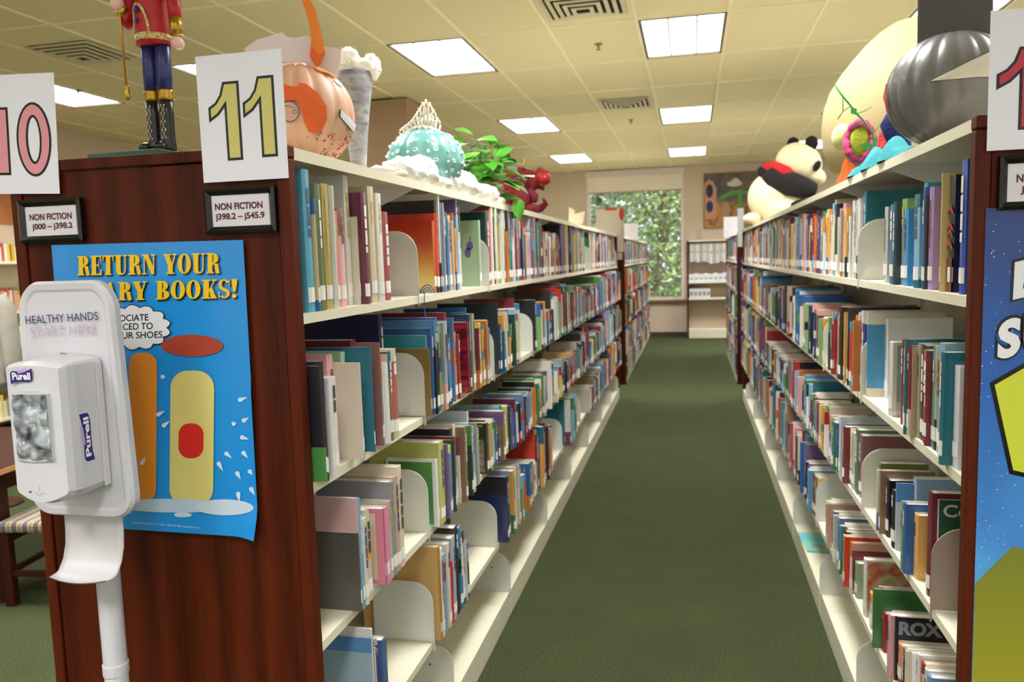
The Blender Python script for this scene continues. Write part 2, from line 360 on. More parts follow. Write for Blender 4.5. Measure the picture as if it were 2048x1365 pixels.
# trees outside the window
M_BARK = ramp_mat('bark', ['3a2f26', '6e5b48', '93806a'], 5, .9, stretch=(4, 4, .6))
def leaf_mat(key, cols):
    m = ramp_mat(key, cols, 1.6, .45, detail=5); m.node_tree.nodes['Principled BSDF'].inputs['Subsurface Weight'].default_value = 0; return m
LEAFS = [leaf_mat('leaf_a', ['4a6034', '7f9a50', 'b9c47a']), leaf_mat('leaf_b', ['5a7050', '93a880', 'ccd2b4']), leaf_mat('leaf_c', ['6a7a3c', 'a8b060', 'd8d890'])]
tag(MB().box(-30, 25, YB+.2, 60, -.5, -.3).build('ground', mat('5a5a38', .95, noise=.4, nscale=3)), 'shaded leafy ground outside the window', None, None, 'structure')
rt = random.Random(3)
def tree(x, y, h, lean, label, lm, nl, spread, zmin):
    t = thing('tree', label, 'tree', (x, y, -.3), 0, 'trees outside the window')
    b = MB(); pts = []; 
    for i in range(7): u = i/6; pts.append((lean*u+.12*math.sin(3*u+x), .1*math.sin(2*u), h*u))
    b.tube(pts, [.16*(1-.6*i/6) for i in range(7)], 10)
    for k in range(9):
        u = .22+.08*k; p = Vector((lean*u, 0, h*u)); a = rt.uniform(0, 6.28); q = p+Vector((math.cos(a)*spread*.7, math.sin(a)*spread*.5, rt.uniform(.2, .9)))
        b.tube([p, (p+q)/2+Vector((0, 0, .12)), q], [.05, .03, .012], 6)
    b.build('trunk', M_BARK, t, True)
    lv = MB()
    for _ in range(nl):
        c = Vector((lean*.6+rt.gauss(0, spread*.6), rt.gauss(0, spread*.5), rt.uniform(zmin, h+.6)))
        a = Vector((rt.gauss(0, 1), rt.gauss(0, 1), rt.gauss(0, .7))).normalized(); s = a.cross(Vector((rt.gauss(0, 1), rt.gauss(0, 1), rt.gauss(0, 1)))).normalized(); L_ = rt.uniform(.06, .15)
        lv.add([c-a*L_, c+s*L_*.4, c+a*L_, c-s*L_*.4], [(0, 1, 2, 3)])
    tag(lv.build('foliage', lm, t), kind='stuff')
for k, (x, y, h, ln, lb, lm, nl, sp, zm) in enumerate([
    (-1.0, 21.5, 4.8, .3, 'dark forked tree nearest the window, trunk left of centre', 0, 1500, 1.0, .6), (-2.4, 23, 5.2, -.2, 'leafy tree filling the left side of the window', 1, 3600, 1.2, .3),
    (.4, 22.5, 5.0, .1, 'pale green tree on the right side of the window', 1, 3400, 1.1, .2), (-.4, 26, 6.5, .2, 'yellow green tree behind the others outside', 2, 6500, 2.0, .2),
    (-3.2, 28, 7.0, 0, 'tall dense tree at the back left outside the window', 0, 6500, 2.2, .1), (2.6, 28, 7.0, 0, 'tall dense tree at the back right outside the window', 0, 6500, 2.2, .1)]):
    tree(x, y, h, ln, lb, LEAFS[lm], nl, sp, zm)

# ------------------------------------------------------------------ bookcases
HALF = .374
SH = [.125, .437, .832, 1.227, 1.630]           # shelf surfaces, bottom to top
CT = 2.012                                      # top of the canopy
def bookcase(xc, y0, nb, bw, label, front_only=None, grooves=True, name='bookcase'):
    """double-faced steel shelving range with wooden end panels; y0 = near face of near end panel"""
    t = thing(name, label, 'bookcase', (xc, y0, 0)); PT = .035; y = PT; y1 = PT+nb*bw
    # near end panel: board, stiles, rail
    for (ya, yb) in ((0, PT), (y1, y1+PT)):
        fr = 1 if ya == 0 else -1
        e = MB().box(-HALF+.034, HALF-.034, ya+(.006 if fr == 1 else 0), yb-(0 if fr == 1 else .006), 0, CT-.03).build('end_panel', M_WOOD, t)
        for s in (-1, 1):
            MB().box(s*HALF-(0 if s < 0 else .031), s*HALF+(.031 if s < 0 else 0), ya, yb, 0, CT-.03).build('panel_stile', M_WOOD, e, bevel=.003)
        MB().box(-HALF, HALF, ya-(.002 if fr == 1 else 0), yb+(0 if fr == 1 else .002), CT-.027, CT).build('panel_top_rail', M_WOOD, e, bevel=.003)
    for b in range(nb):
        a, c = y+b*bw+.001, y+(b+1)*bw-.001
        MB().box(-HALF+.004, HALF-.004, a, c, CT-.006, CT-.002).box(-HALF+.003, -HALF+.006, a, c, CT-.03, CT-.002).box(HALF-.006, HALF-.003, a, c, CT-.03, CT-.002).build('canopy_top', M_STEEL, t)
        MB().box(-.004, .004, a, c, .1, CT-.007).build('back_panel', M_STEEL, t)
        for s in (-1, 1):
            xa, xb = sorted((s*.006, s*(HALF-.004)))
            for k, z in enumerate(SH):
                lip = .024 if k else .12
                m = MB().box(xa, xb, a, c, z-.004, z)
                xf = s*(HALF-.004); m.box(min(xf, xf+s*.002), max(xf, xf+s*.002), a, c, z-lip, z)
                m.build('shelf' if k else 'base_shelf', M_STEEL, t)
        # gusset plates under the canopy and slotted upright
        for s in (-1, 1):
            if b == nb-1 and True: pass
            yy = c-.003
            pl = [(s*.008, CT-.007), (s*(HALF-.012), CT-.007), (s*(HALF-.012), CT-.016), (s*.16, CT-.10), (s*.008, CT-.10)]
            MB().prism(pl, XZ, yy-.002, yy).build('canopy_bracket', mat('f0f0f2', .4), t)
            for z in SH[1:]:
                pl = [(s*.008, z-.005), (s*(HALF-.03), z-.005), (s*(HALF-.10), z-.021), (s*.008, z-.021)]
                MB().prism(pl, XZ, yy-.002, yy).build('shelf_bracket', M_STEEL, t)
        MB().box(-.02, .02, c-.001, c+.001, .1, CT-.007).build('upright', M_STEEL, t)
    return t
XLF, XRF = -.877, .585
bookcase(XLF-HALF, 1.64, 9, .89, 'double-sided library bookcase left of the aisle, with cherry end panel and blue poster')
bookcase(XRF+HALF, 1.868, 9, .86, 'double-sided library bookcase right of the aisle, starry poster on its end panel')
bookcase(XLF-HALF, 10.72, 6, .95, 'farther bookcase left of the aisle, beyond the cross aisle')
bookcase(XRF+HALF, 10.80, 4, .80, 'farther bookcase right of the aisle, beyond the cross aisle')

# ------------------------------------------------------------------ books
BOOKS = []       # dicts: side, xs (spine plane), y0, y1, z, h, d, cols(bands), label flag
PAL = ['e2ddcf', 'd8d2c0', 'ece9e2', 'cfc6ae', 'bdb6a4', '5d8fc0', '2f5f9c', '2c3a66', '7fb0cc', '3f93a0', '1f6a78', 'a8262c', 'c8402c', '8a2f3c', '6a2f48', '3f7a46', '7fa86a', '22452f', '1e2024', '2b2c33', '3a332c', 'c87a34', 'd8a24a', 'd8c25a', 'c89a86', 'd8a0a0', '7a5f8c', '8c7258', 'a88f70', '9aa8b0', 'c4ccd0', '2f5f9c', '22262c', '7a2c34', '4f8f48', 'c8702c', '6c86a8']
rb = random.Random(11)
def jit(c, a=.06):
    v = lin(c); k = 1+rb.uniform(-a, a); return tuple(min(1, max(0, q*k)) for q in v)
def mkbook(side, s, y0, y1, z, h, col, row, art=None, lab=None, d=None, top=None, plain=False, given=False):
    xs = (XLF-.012-s) if side == 'L' else (XRF+.012+s)
    h = max(.13, min(h, .36)); d = d or min(max(.15, h*rb.uniform(.72, .9)), .33-max(s, 0))
    BOOKS.append(dict(side=side, xs=xs, y0=y0, y1=y1, z=z, h=h, d=d, col=jit(col) if not plain else lin(col), hexc=col, row=row, art=art, lab=(rb.random() < .85) if lab is None else lab, top=top, given=given, seed=rb.randint(0, 10**6)))
def parse(side, row, z, zoom, start, spec, y=None, ymax=99):
    """spec: 'x:ytop:hex[:setback[:art]]' in order of distance; plates 'P:x' leave a gap; returns cursor"""
    ox, oy, sc = zoom; X0 = XLF if side == 'L' else XRF
    cur = y if y is not None else atX(ox+start*sc, oy, X0)[1]
    for it in spec.split():
        q = it.split(':')
        if q[0] == 'P':
            px, py = ox+float(q[1])*sc, oy+float(q[2])*sc; Y = atX(px, py, X0)[1]
            Y = max(Y, cur+.012); PLATES.append((side, row, Y, z)); cur = Y+.006; continue
        if q[0] == 'G': cur = max(cur, atX(ox+float(q[1])*sc, oy+float(q[2])*sc, X0)[1]); continue
        s = float(q[3]) if len(q) > 3 and q[3] and float(q[3]) > 0 else (hang(side, 0) if row == 0 else rb.uniform(-.042, -.034) if side == 'L' else rb.uniform(-.008, 0))
        xs = (XLF-.012-s) if side == 'L' else (XRF+.012+s)
        p = atX(ox+float(q[0])*sc, oy+float(q[1])*sc, xs)
        y1 = p[1]
        if y1 < cur+.005: y1 = cur+.008
        if y1-cur > .075 and cur < 2.95 and side == 'R' or y1-cur > .06 and cur < 2.3 and side == 'L': cur = y1-rb.uniform(.03, .045)
        elif y1-cur > .06:
            w_ = rb.uniform(.018, .036) if len(q) < 5 else rb.uniform(.02, .03); keep = .11 if len(q) > 4 else 0
            hb = p[2]-z
            while cur < y1-w_-keep-.008:
                t_ = min(rb.choice([.010, .013, .016, .02, .026, .032]), y1-w_-keep-cur)
                if t_ < .005: break
                lim = (1.985 if row == 0 else SH[5-row]-.03)-z
                mkbook(side, hang(side, row), cur+.0006, cur+t_-.0006, z, min(lim, max(.2, hb*rb.uniform(.86, 1.10))), rb.choice(PAL), row); cur += t_
            cur = max(cur, y1-w_)
        top = 1.985 if row == 0 else SH[5-row]-.026
        h = min(p[2]-z, top-z-.004)
        mkbook(side, s, cur+.0006, y1-.0006, z, h, q[2], row, q[4] if len(q) > 4 else None, given=True)
        cur = y1
    return cur
PLATES = []
def hang(side, row):          # how far a spine stands back from (+) or over (-) the shelf edge
    if side == 'L': return rb.uniform(-.012, .006) if row == 0 else rb.uniform(-.062, -.016)
    return rb.uniform(-.006, .012) if row == 0 else rb.uniform(-.034, .004)
Zr = SH[::-1]      # Zr[0] = top row
cur = {}
c = parse('L', 0, Zr[0], (590, 330, .271), 12, '''110:40:5aa5bd 150:250:c9b08a 192:145:6b7a55 250:145:b7a65c 262:150:dfe3da 320:345:e07a80 358:320:e6b9b4 395:75:dcdcd4:.02 430:380:d9d4c0
 530:210:6a3245 585:165:d8c9a8 640:215:e5e0d5 690:350:a8505c P:903:1000 G:985:430 1030:415:c86a30:0:sunset 980:262:c23a28:.07 1035:335:3d8fb8 1110:405:4f9fd0 1150:375:d3a184 1175:400:e6e2d8 1215:305:3c5a86
 G:1330:410 1368:410:9db991:0:palegreen P:1425:900 1432:350:24403c 1490:310:d8d2bc 1513:400:58a7a8''')
cur['L', 0] = parse('L', 0, Zr[0], (920, 380, .322), 0, '''235:110:e3dcca 270:150:3f97a0 330:140:a9c8d8 385:200:e0dcc4 440:250:5b8fc0 500:180:e8e6dc 530:260:6c4d8c 612:290:4f4a4a 640:200:4a79ad 670:200:8f8f4a
 740:250:ddd9d0 772:265:2f8fa0 P:812:470 850:290:c04a30 870:330:22262c''', c)
c = parse('L', 1, Zr[1], (600, 560, .1953), 50, '''190:895:26262b 240:835:2b2c3a 375:985:d9d7d4 345:755:d8a0a4:.03 505:885:d8ccb8 475:730:9cc09a:.03 550:740:1f7089 580:610:7a3040:.03 620:700:9b6a60 655:820:8ea4b4 675:905:e8e6e4 695:905:e8e6e4
 715:905:e4e0dc 737:905:e8e6e4 890:765:c4ac9c 935:730:8c7258 990:700:b85a58 850:350:23264a:.06 P:1252:1070 1285:720:8a7440 1335:440:8fb0ae:.02 1372:455:d8d8c8 1425:370:b8c450:.01 1480:410:5d8fc0 1560:540:2563b0
 1602:530:d07a30 1722:430:b8283a:0:zebra 1785:345:a8a878 1920:410:cfd0c0 P:1975:930''')
cur['L', 1] = parse('L', 1, Zr[1], (980, 560, .22), 0, '''22:220:1f3038 50:215:c9a060 135:325:9c7c74 165:270:3a4a78 195:350:1c1c22 235:290:dcd6cc 268:215:2f78a0 P:382:700 418:180:2a2c2e 465:235:c4bc90 495:200:2a3040 570:285:6a6660 605:120:8a3038
 640:90:d0ccb8 710:50:9cc8a0 770:135:b02028 800:60:d0ccc0 845:85:4f9a30 880:110:5a4070 940:60:dcd4c4 1005:50:2f5a90''', c)
c = parse('L', 2, Zr[2], (0, 0, 1), 640, '''674:1103:5b564e 683:1020:d6b0ac 692:1016:7db4d8 722:1011:5d9468 733:1034:dcd8d0 740:1015:cfc4ac 776:1012:d98aa0:0:pinkframe 783:1000:b9b9a4 790:960:8d8d94 797:950:c9a890 804:930:d8ccb0 P:855:1060
 876:918:e4e4e0:0:greenframe 888:880:b9bd6a 903:890:bfc274 911:832:8cb4d0:.05 931:864:b9b0a8 946:880:a8c0a0 977:845:4a4438:0:photo 985:845:b8a04a 1000:868:34486a 1014:812:c8bc58 1030:800:cf7a30 1038:805:c04a2c 1046:790:d8b060''')
cur['L', 2] = parse('L', 2, Zr[2], (980, 560, .22), 0, '''380:1020:a890a0 405:925:3f6a34 430:920:d8d0b8 520:830:4a4a4a 550:750:7a2030 580:760:c8c4b8 610:780:d8ccb0 660:730:4f7fb8 750:650:cf7f28 790:640:6a4a48 830:560:4f98b0 890:440:8aa0b8 1000:470:d8d0b8 1040:380:c8944a 1075:290:e07820 1135:310:9ab4c8''', c)
c = parse('L', 3, Zr[3], (0, 0, 1), 655, '''690:1340:9fb8c4 700:1310:e0ddd4 717:1302:2a2628 727:1325:d8d4cc 745:1311:5a4a8a 775:1273:4f6890:0:leafy P:866:1290 G:866:1200 879:1092:d0a860:0:tan 885:1095:e4e0d8 892:1105:8fa0b0 900:1084:c8c8c0 906:1120:cf2830 911:1070:a8b0b8 917:1050:2a2a30 924:1052:3a7aa8 929:1062:d8d4d0 933:1080:b8c8c8 938:1082:3a2a28
 P:993:1105 G:998:1050 1027:932:c48a98 1036:930:4a6a90 1043:950:8a7a58 1061:920:2c3a5e 1074:925:d0ccb8''')
cur['L', 3] = parse('L', 3, Zr[3], (900, 640, .531), 0, '''332:415:4a6a88 345:410:b84a40 358:400:6a8a60 372:400:7a3040 384:395:3a4a70 P:420:500 G:428:400 452:290:3f9a40 470:280:d89030 P:490:420 G:512:330 525:255:c8c8c0 538:245:2f8a40 550:205:4a4a5a 570:180:3a2a30 585:150:8a3030''', c)
c = parse('R', 0, Zr[0], (0, 0, 1), 1941, '''1921:322:2d4fa8 1897:353:1d1a1e:0:redswirl 1891:345:d8c078 1857:376:9a7fb0 1846:368:3f9aa8 1827:391:7fb4d0 1807:420:3f8fc8 1802:400:7a8a80 1786:405:1f3a3c 1780:410:3a78a8 1768:415:b8bcb4 P:1719:560
 1709:400:23282c 1704:400:7a3030 1693:425:c8b49a 1679:418:2a2628 1666:415:2f7a5a 1660:430:d8c8b8 1651:430:c8bca8 1636:433:6a4070 1624:436:2c2f44 1611:440:a8bc90 1596:437:6488b8 1588:445:b07a3a 1572:445:7a7a30 1562:450:c8c8c0''')
cur['R', 0] = c
c = parse('R', 1, Zr[1], (1690, 560, .2199), 1110, '''985:775:e0dfe4:0:skyphoto 925:680:8a7030 885:780:c89058 850:570:7fa8bc 840:600:8aa098 820:600:a8b4a8 800:600:6a9a78 710:635:b01c20 690:590:22403c 660:575:a8a088 610:550:7088a0 585:560:2c3060 560:560:c07a30 535:560:8fb87a 512:540:7a3a48
 395:560:d4d4c8:.0:greenphoto 360:345:dcdce4:.05 320:340:3f8fc0 300:360:c8a050 P:190:1000 150:395:2f3878 110:330:b87080 25:280:3a4430''')
cur['R', 1] = parse('R', 1, Zr[1], (1480, 520, .1759), 0, '''1240:640:1c2a2c 1130:560:26262c 1045:635:1a1a20 P:965:1170 850:580:8fa0a8 800:540:5a9a40 770:530:d8d0b8 715:450:c08a60 630:370:d8d0d4 540:330:5fb0b4 465:330:c8c4a0 365:340:5f9a38 340:330:33407a 290:290:c8ccc8''', c)
c = parse('R', 2, Zr[2], (1690, 840, .1978), 1190, '''P:905:1365 830:710:6e2a34:0:countryframe 690:930:d8a860 610:865:3a58b0 680:570:9fc0d8:.04 560:690:c8ccd4 465:700:16161a 410:590:20222c 350:500:9a8478 330:420:6a7a40:.03 P:190:870 140:140:8a5a60 100:80:4a7a60 60:110:c8b8a0 0:60:7fa8c0''')
cur['R', 2] = parse('R', 2, Zr[2], (1480, 640, .2637), 0, '''770:740:c8c4b0 695:735:d8d0bc 665:635:4f8f50 605:645:c02848 545:590:33408c 515:440:b8b8c0 480:470:d8ccb0 440:400:4098c8 415:320:d8d4c8 390:320:c8c0b0 340:330:d88a40 290:270:7080b8 250:230:c8b84a 210:170:c8c85a''', c)
c = parse('R', 3, Zr[3], (1600, 1090, .2015), 1550, '''1250:1265:6f8fb0 1190:1140:d8bc88 1150:1060:e0dcd4 1100:1160:c8b8c8 965:945:d89a78 955:735:1a1c20:.0:roxcover 885:870:1c1c20 810:775:9c2430 750:800:b8a0a0 685:540:d4d0d0 625:120:d4d0c4:0:meadow 540:155:8aa07a 510:10:d0782a 415:5:6a2a60 400:-10:c8b858 330:-60:c84028''')
cur['R', 3] = parse('R', 3, Zr[3], (1540, 960, .2966), 0, '''420:240:c8c8b8 385:210:7088b0 P:315:700 330:60:c8c8c0 300:30:4a6a78 270:10:2a3a40 250:0:d0ccc0''', c)
# the rest of the two near ranges and the farther ranges: same kinds of books, thickness and height as the rows show
def fill(side, row, z, y, y1, pbias=None, plate_every=.9):
    nxt = y+plate_every*rb.uniform(.5, 1)
    htop = (1.985 if row == 0 else SH[5-row]-.026)-z-.01
    while y < y1-.03:
        if y > nxt:
            PLATES.append((side, row, y+.01, z)); y += .016+(rb.random() < .4)*rb.uniform(.05, .18); nxt = y+plate_every*rb.uniform(.7, 1.3); continue
        base = rb.uniform(.25, .345); col = rb.choice(PAL); run = rb.choice([1, 1, 1, 2, 3])
        for _ in range(run):
            th = rb.choice([.010, .012, .014, .017, .02, .024, .03, .038])*rb.uniform(.85, 1.2)
            if y+th > y1: return
            mkbook(side, hang(side, row) if rb.random() < .85 else rb.uniform(.0, .05), y+.0006, y+th-.0006, z, min(htop, base*rb.uniform(.92, 1.08)), col, row); y += th
for r_ in range(4):
    fill('L', r_, Zr[r_], cur['L', r_], 9.66); fill('R', r_, Zr[r_], cur['R', r_], 9.62)
for side, a, e in (('L', 10.77, 16.40), ('R', 10.85, 13.98)):
    for r_ in range(5): fill(side, r_, Zr[r_], a, e, plate_every=1.6)

def cover_geo(b, B):
    """cover of one book into MB B: hard boards around a rounded spine, colour bands, printed title dashes"""
    rr = random.Random(b['seed']); sg = -1 if b['side'] == 'L' else 1; X = lambda d: b['xs']+sg*d
    t = b['y1']-b['y0']; ym = (b['y0']+b['y1'])/2; bulge = min(.006, t*.28); bt = min(.0022, t*.18); D = b['d']; n = 4
    outer = [(D, -t/2), (.004, -t/2)]+[(bulge*(1-math.sin(math.pi*(i+.5)/n))*1.0, -t/2*math.cos(math.pi*(i+.5)/n)) for i in range(n)]+[(.004, t/2), (D, t/2)]
    inner = [(D, t/2-bt), (.008, t/2-bt), (.008, -t/2+bt), (D, -t/2+bt)]
    col = b['col']; cols = [(0, 1, col)]
    k = rr.random(); alt = lin(rr.choice(PAL))
    if not b['art'] and (not b['given'] or rr.random() < .3):
        if k < .28: cols = [(0, .72, col), (.72, 1, alt)] if rr.random() < .5 else [(0, .3, alt), (.3, 1, col)]
        elif k < .42: cols = [(0, .1, alt), (.1, .86, col), (.86, 1, alt)]
        elif k < .52: cols = [(0, .45, col), (.45, .62, alt), (.62, 1, col)]
    poly = outer+inner; N = len(poly)
    zs = [cols[0][0]]+[c_[1] for c_ in cols]; rings = []
    for zf in zs: rings += [(X(p[0]), ym+p[1], b['z']+.0004+zf*b['h']) for p in poly]
    m = len(outer)
    for i, c_ in enumerate(cols):
        for q in range(N):
            a_, b2 = q, (q+1) % N
            B.add([], [])
        o = len(B.v)
    o = len(B.v); B.v += rings
    for i, c_ in enumerate(cols):
        for q in range(N):
            a_, b2 = q, (q+1) % N
            B.f.append([o+i*N+a_, o+i*N+b2, o+(i+1)*N+b2, o+(i+1)*N+a_]); B.c.append(c_[2] if q < m else (.75, .72, .65))
    # board end caps, top and bottom
    for lev, base in ((0, 0), (len(cols), len(cols)*N)):
        c_ = cols[0][2] if lev == 0 else cols[-1][2]
        B.f.append([o+base+i for i in [0, 1, m+2, m+3]]); B.c.append(c_)
        B.f.append([o+base+i for i in [m-1, m-2, m+1, m]]); B.c.append(c_)
        B.f.append([o+base+i for i in list(range(1, m-1))+[m+1, m+2]]); B.c.append(c_)
    # printed title on the spine
    if t > .010 and not b['art']:
        lum = sum(col)/3; tc = (.85, .82, .74) if lum < .22 else rr.choice([(.05, .05, .07), (.25, .03, .04), (.04, .07, .22), (.5, .4, .12)])
        zc = b['z']+b['h']*rr.uniform(.86, .92); wdt = t*rr.uniform(.14, .24)
        for _ in range(rr.randint(2, 4)):
            ln = b['h']*rr.uniform(.05, .14)
            if zc-ln < b['z']+.1: break
            xo = X(-.0006); B.add([(xo, ym-wdt, zc-ln), (xo, ym+wdt, zc-ln), (xo, ym+wdt, zc), (xo, ym-wdt, zc)], [(0, 1, 2, 3)], tc); zc -= ln+b['h']*.02
def pages_geo(b, B, col=None):
    sg = -1 if b['side'] == 'L' else 1; t = b['y1']-b['y0']; bt = min(.0022, t*.18)+.0002
    xa, xb = sorted((b['xs']+sg*.0085, b['xs']+sg*(b['d']-.004)))
    B.box(xa, xb, b['y0']+bt, b['y1']-bt, b['z']+.003, b['z']+b['h']-.004, col)
def label_geo(b, B, col=None):
    sg = -1 if b['side'] == 'L' else 1; xo = b['xs']-sg*.0009; t = b['y1']-b['y0']; rr = random.Random(b['seed']+1); z0 = b['z']+.024+rr.uniform(-.003, .003); z1 = z0+.036; y0, y1 = b['y0']+t*.06, b['y1']-t*.06
    e = min(.007, t*.3)
    p = [(xo+sg*e*.6, y0), (xo, y0+t*.22), (xo, y1-t*.22), (xo+sg*e*.6, y1)]
    B.add([(x, y, z0) for x, y in p]+[(x, y, z1) for x, y in p], [(i, i+1, i+5, i+4) for i in range(3)], col)
def dist(b): return math.dist((b['xs'], (b['y0']+b['y1'])/2, b['z']+b['h']/2), (0, 0, HC))
for b in BOOKS: b['score'] = b['h']*(b['y1']-b['y0']+.012)/dist(b)**2+(9 if b['art'] else 0)
rank = sorted(range(len(BOOKS)), key=lambda i: -BOOKS[i]['score']); SOLO = set(rank[:298])
CN = [('white', 'eceae6'), ('cream', 'dcd2b8'), ('pale grey', 'b9bcbc'), ('grey', '8a8c8e'), ('dark grey', '55524e'), ('black', '1e1e22'), ('navy blue', '2b3160'), ('blue', '2f62ac'), ('mid blue', '5d8fc0'), ('pale blue', '93bcd4'), ('teal', '2a7f8c'), ('turquoise', '5fb0b4'), ('dark green', '22402f'), ('green', '4f8f48'), ('pale green', 'a0bc90'), ('olive green', '8a8c44'), ('lime green', 'b8c450'), ('yellow', 'd8c25a'), ('gold', 'c89a46'), ('orange', 'd07a30'), ('red', 'b8242c'), ('maroon', '722c3a'), ('pink', 'd89a9c'), ('rose', 'a8505c'), ('purple', '6a4078'), ('lilac', '9a7fb0'), ('brown', '7c6248'), ('tan', 'c4a884'), ('peach', 'd8a488')]
def cname(h):
    v = [x**.45 for x in lin(h)]; return min(CN, key=lambda q: sum((a-x**.45)**2 for a, x in zip(v, lin(q[1]))))[0]
rown = ['top row', 'second row', 'third row', 'fourth row', 'bottom row']
order = {}
for i, b in sorted(enumerate(BOOKS), key=lambda q: q[1]['y0']):
    k = (b['side'], b['row']); order.setdefault(k, 0)
    if b['y0'] < 10: b['n'] = order[k]; order[k] += 1
ART = {}
def art_part(kind, b, root):
    """printed picture on the cover that faces the viewer"""
    sg = -1 if b['side'] == 'L' else 1; off = root.location; yq = b['y0']-.0004
    xa, xb = b['xs']+sg*.004, b['xs']+sg*(b['d']-.002); z0, z1 = b['z'], b['z']+b['h']
    def rect(fx0, fx1, fz0, fz1, m, yy=0, name='cover_print'):
        x0, x1 = sorted((xa+(xb-xa)*fx0, xa+(xb-xa)*fx1)); B = MB(); B.add([(x0, yq-yy, z0+(z1-z0)*fz0), (x1, yq-yy, z0+(z1-z0)*fz0), (x1, yq-yy, z0+(z1-z0)*fz1), (x0, yq-yy, z0+(z1-z0)*fz1)], [(0, 1, 2, 3)])
        return B.build(name, m, root, off=off)
    def band(fz0, fz1, m): # colour on the spine
        xo = b['xs']-sg*.0007; B = MB().add([(xo, b['y0']+.001, z0+(z1-z0)*fz0), (xo, b['y1']-.001, z0+(z1-z0)*fz0), (xo, b['y1']-.001, z0+(z1-z0)*fz1), (xo, b['y0']+.001, z0+(z1-z0)*fz1)], [(0, 1, 2, 3)]); return B.build('spine_print', m, root, off=off)
    if kind == 'sunset':
        rect(0, 1, 0, 1, grad_mat('sunset_print', [(0, 'e8d890'), (.2, 'e2c76a'), (.45, 'd88a38'), (.7, 'c24a22'), (1, 'b82c16')], 2, 0, b['h']))
        B = MB()
        for k in range(4):
            for q in range(3):
                cx = b['xs']-.03-.05*k; pts = circ(cx, z0+.002, .026-.008*q, .03-.009*q, 9, 0, math.pi); pin = circ(cx, z0+.002, .022-.008*q, .026-.009*q, 9, 0, math.pi)
                o = pts+pin[::-1]; B.add([(p[0], yq-.0006, p[1]) for p in o], [(i, i+1, 16-i, 17-i) for i in range(8)])
        B.build('wave_print', mat('3a5aa8', .4), root, off=off)
    elif kind == 'palegreen':
        rect(.04, 1, 0, 1, mat('a4bd98', .35, coat=.3))
        B = MB(); c = (b['xs']-.045, z0+b['h']*.62); B.prism(circ(c[0], c[1], .016, .02, 10), XZ, yq-.0006, yq-.0002); B.prism(circ(c[0]-.01, c[1]-.03, .014, .022, 10), XZ, yq-.0006, yq-.0002); B.build('figure_print', mat('6a5a8c', .5), root, off=off)
        MB().prism(circ(c[0]+.004, c[1]+.03, .006, .012, 10), XZ, yq-.0006, yq-.0002).build('figure_print', mat('b06a3c', .5), root, off=off)
    elif kind == 'pinkframe':
        rect(0, 1, 0, 1, mat('d884a0', .4)); rect(.14, .95, .06, .94, ramp_mat('cream_print', ['cdb89c', 'dccab0', 'd8c8a0'], 4), .0005); band(0, 1, mat('d884a0', .4))
    elif kind == 'greenframe':
        rect(.07, .97, .03, .965, grad_mat('green_print', [(0, '4f9a5c'), (.5, '3f8a40'), (1, '5c8a3c')], 2, 0, b['h']))
    elif kind == 'photo':
        rect(.02, 1, 0, 1, mat('3a3428', .4)); rect(.08, .95, .04, .68, ramp_mat('pebble_print', ['2a3a40', '6a6258', 'a89a84', '5a7a4a', 'b0a8a0'], 30, .4, distort=1), .0005)
        rect(.2, .55, .74, .92, mat('e6e6e0', .4), .0006); rect(.1, .6, .93, .97, mat('8ab83c', .4), .0006)
        B = MB()
        for k in range(7): x0, x1 = sorted((xa+(xb-xa)*(.24+.04*k), xa+(xb-xa)*(.258+.04*k))); B.add([(x0, yq-.0009, z0+b['h']*.77), (x1, yq-.0009, z0+b['h']*.77), (x1, yq-.0009, z0+b['h']*.89), (x0, yq-.0009, z0+b['h']*.89)], [(0, 1, 2, 3)])
        B.build('barcode', M_BLACK, root, off=off)
    elif kind == 'zebra':
        band(.02, .98, ramp_mat('zebra_print', ['b01f2c', 'c42a38', '3a1a34', 'c02838'], 9, .3, stretch=(1, 1, 4), coat=.4)); rect(0, 1, 0, 1, ramp_mat('zebra_print', [], 1), .0)
    elif kind == 'leafy':
        rect(0, 1, 0, 1, mat('4f6a94', .4))
        B = MB(); c0 = Vector((b['xs']-.03, z0+b['h']*.93)); 
        for k in range(9):
            u = k/8; p = c0+Vector((-.10*u, -.07*u-.02*math.sin(3*u)))
            for s_ in (-1, 1): B.prism([(p.x, p.y), (p.x+.012, p.y+s_*.006), (p.x+.010, p.y+s_*.026), (p.x-.004, p.y+s_*.02)], XZ, yq-.0008, yq-.0004)
        B.build('leaf_print', mat('dcd8cc', .5), root, off=off)
    elif kind == 'tan':
        rect(0, 1, 0, 1, mat('cfa868', .5, noise=.08, nscale=12)); rect(.25, .9, .575, .582, mat('b8501c', .5), .0006); rect(.2, .95, .525, .533, mat('7a6038', .5), .0006); rect(.3, .9, .50, .507, mat('7a6038', .5), .0006); band(0, 1, mat('b87a34', .4))
    elif kind == 'redswirl':
        band(0, .3, mat('6a1420', .3, coat=.5)); 
        xo = b['xs']-sg*.0008; B = MB(); y0, t = b['y0']+.001, b['y1']-b['y0']-.002
        for zf in (.36, .46, .52, .66):
            B.add([(xo, y0+t*u, z0+b['h']*(zf+.05*math.sin(3*u)+dz)) for u in (0, .33, .66, 1) for dz in (0, .035)], [(0, 1, 3, 2), (2, 3, 5, 4), (4, 5, 7, 6)])
        B.build('swirl_print', mat('c42a38', .3, coat=.5), root, off=off)
    elif kind == 'skyphoto':
        rect(.05, .95, .45, 1, mat('7fa8dc', .35)); rect(.05, .95, .32, .46, mat('4a3020', .4), .0004); rect(.05, .95, .12, .33, mat('c8963c', .4), .0004); rect(.05, .95, 0, .12, mat('7fb0e0', .4))
    elif kind == 'greenphoto':
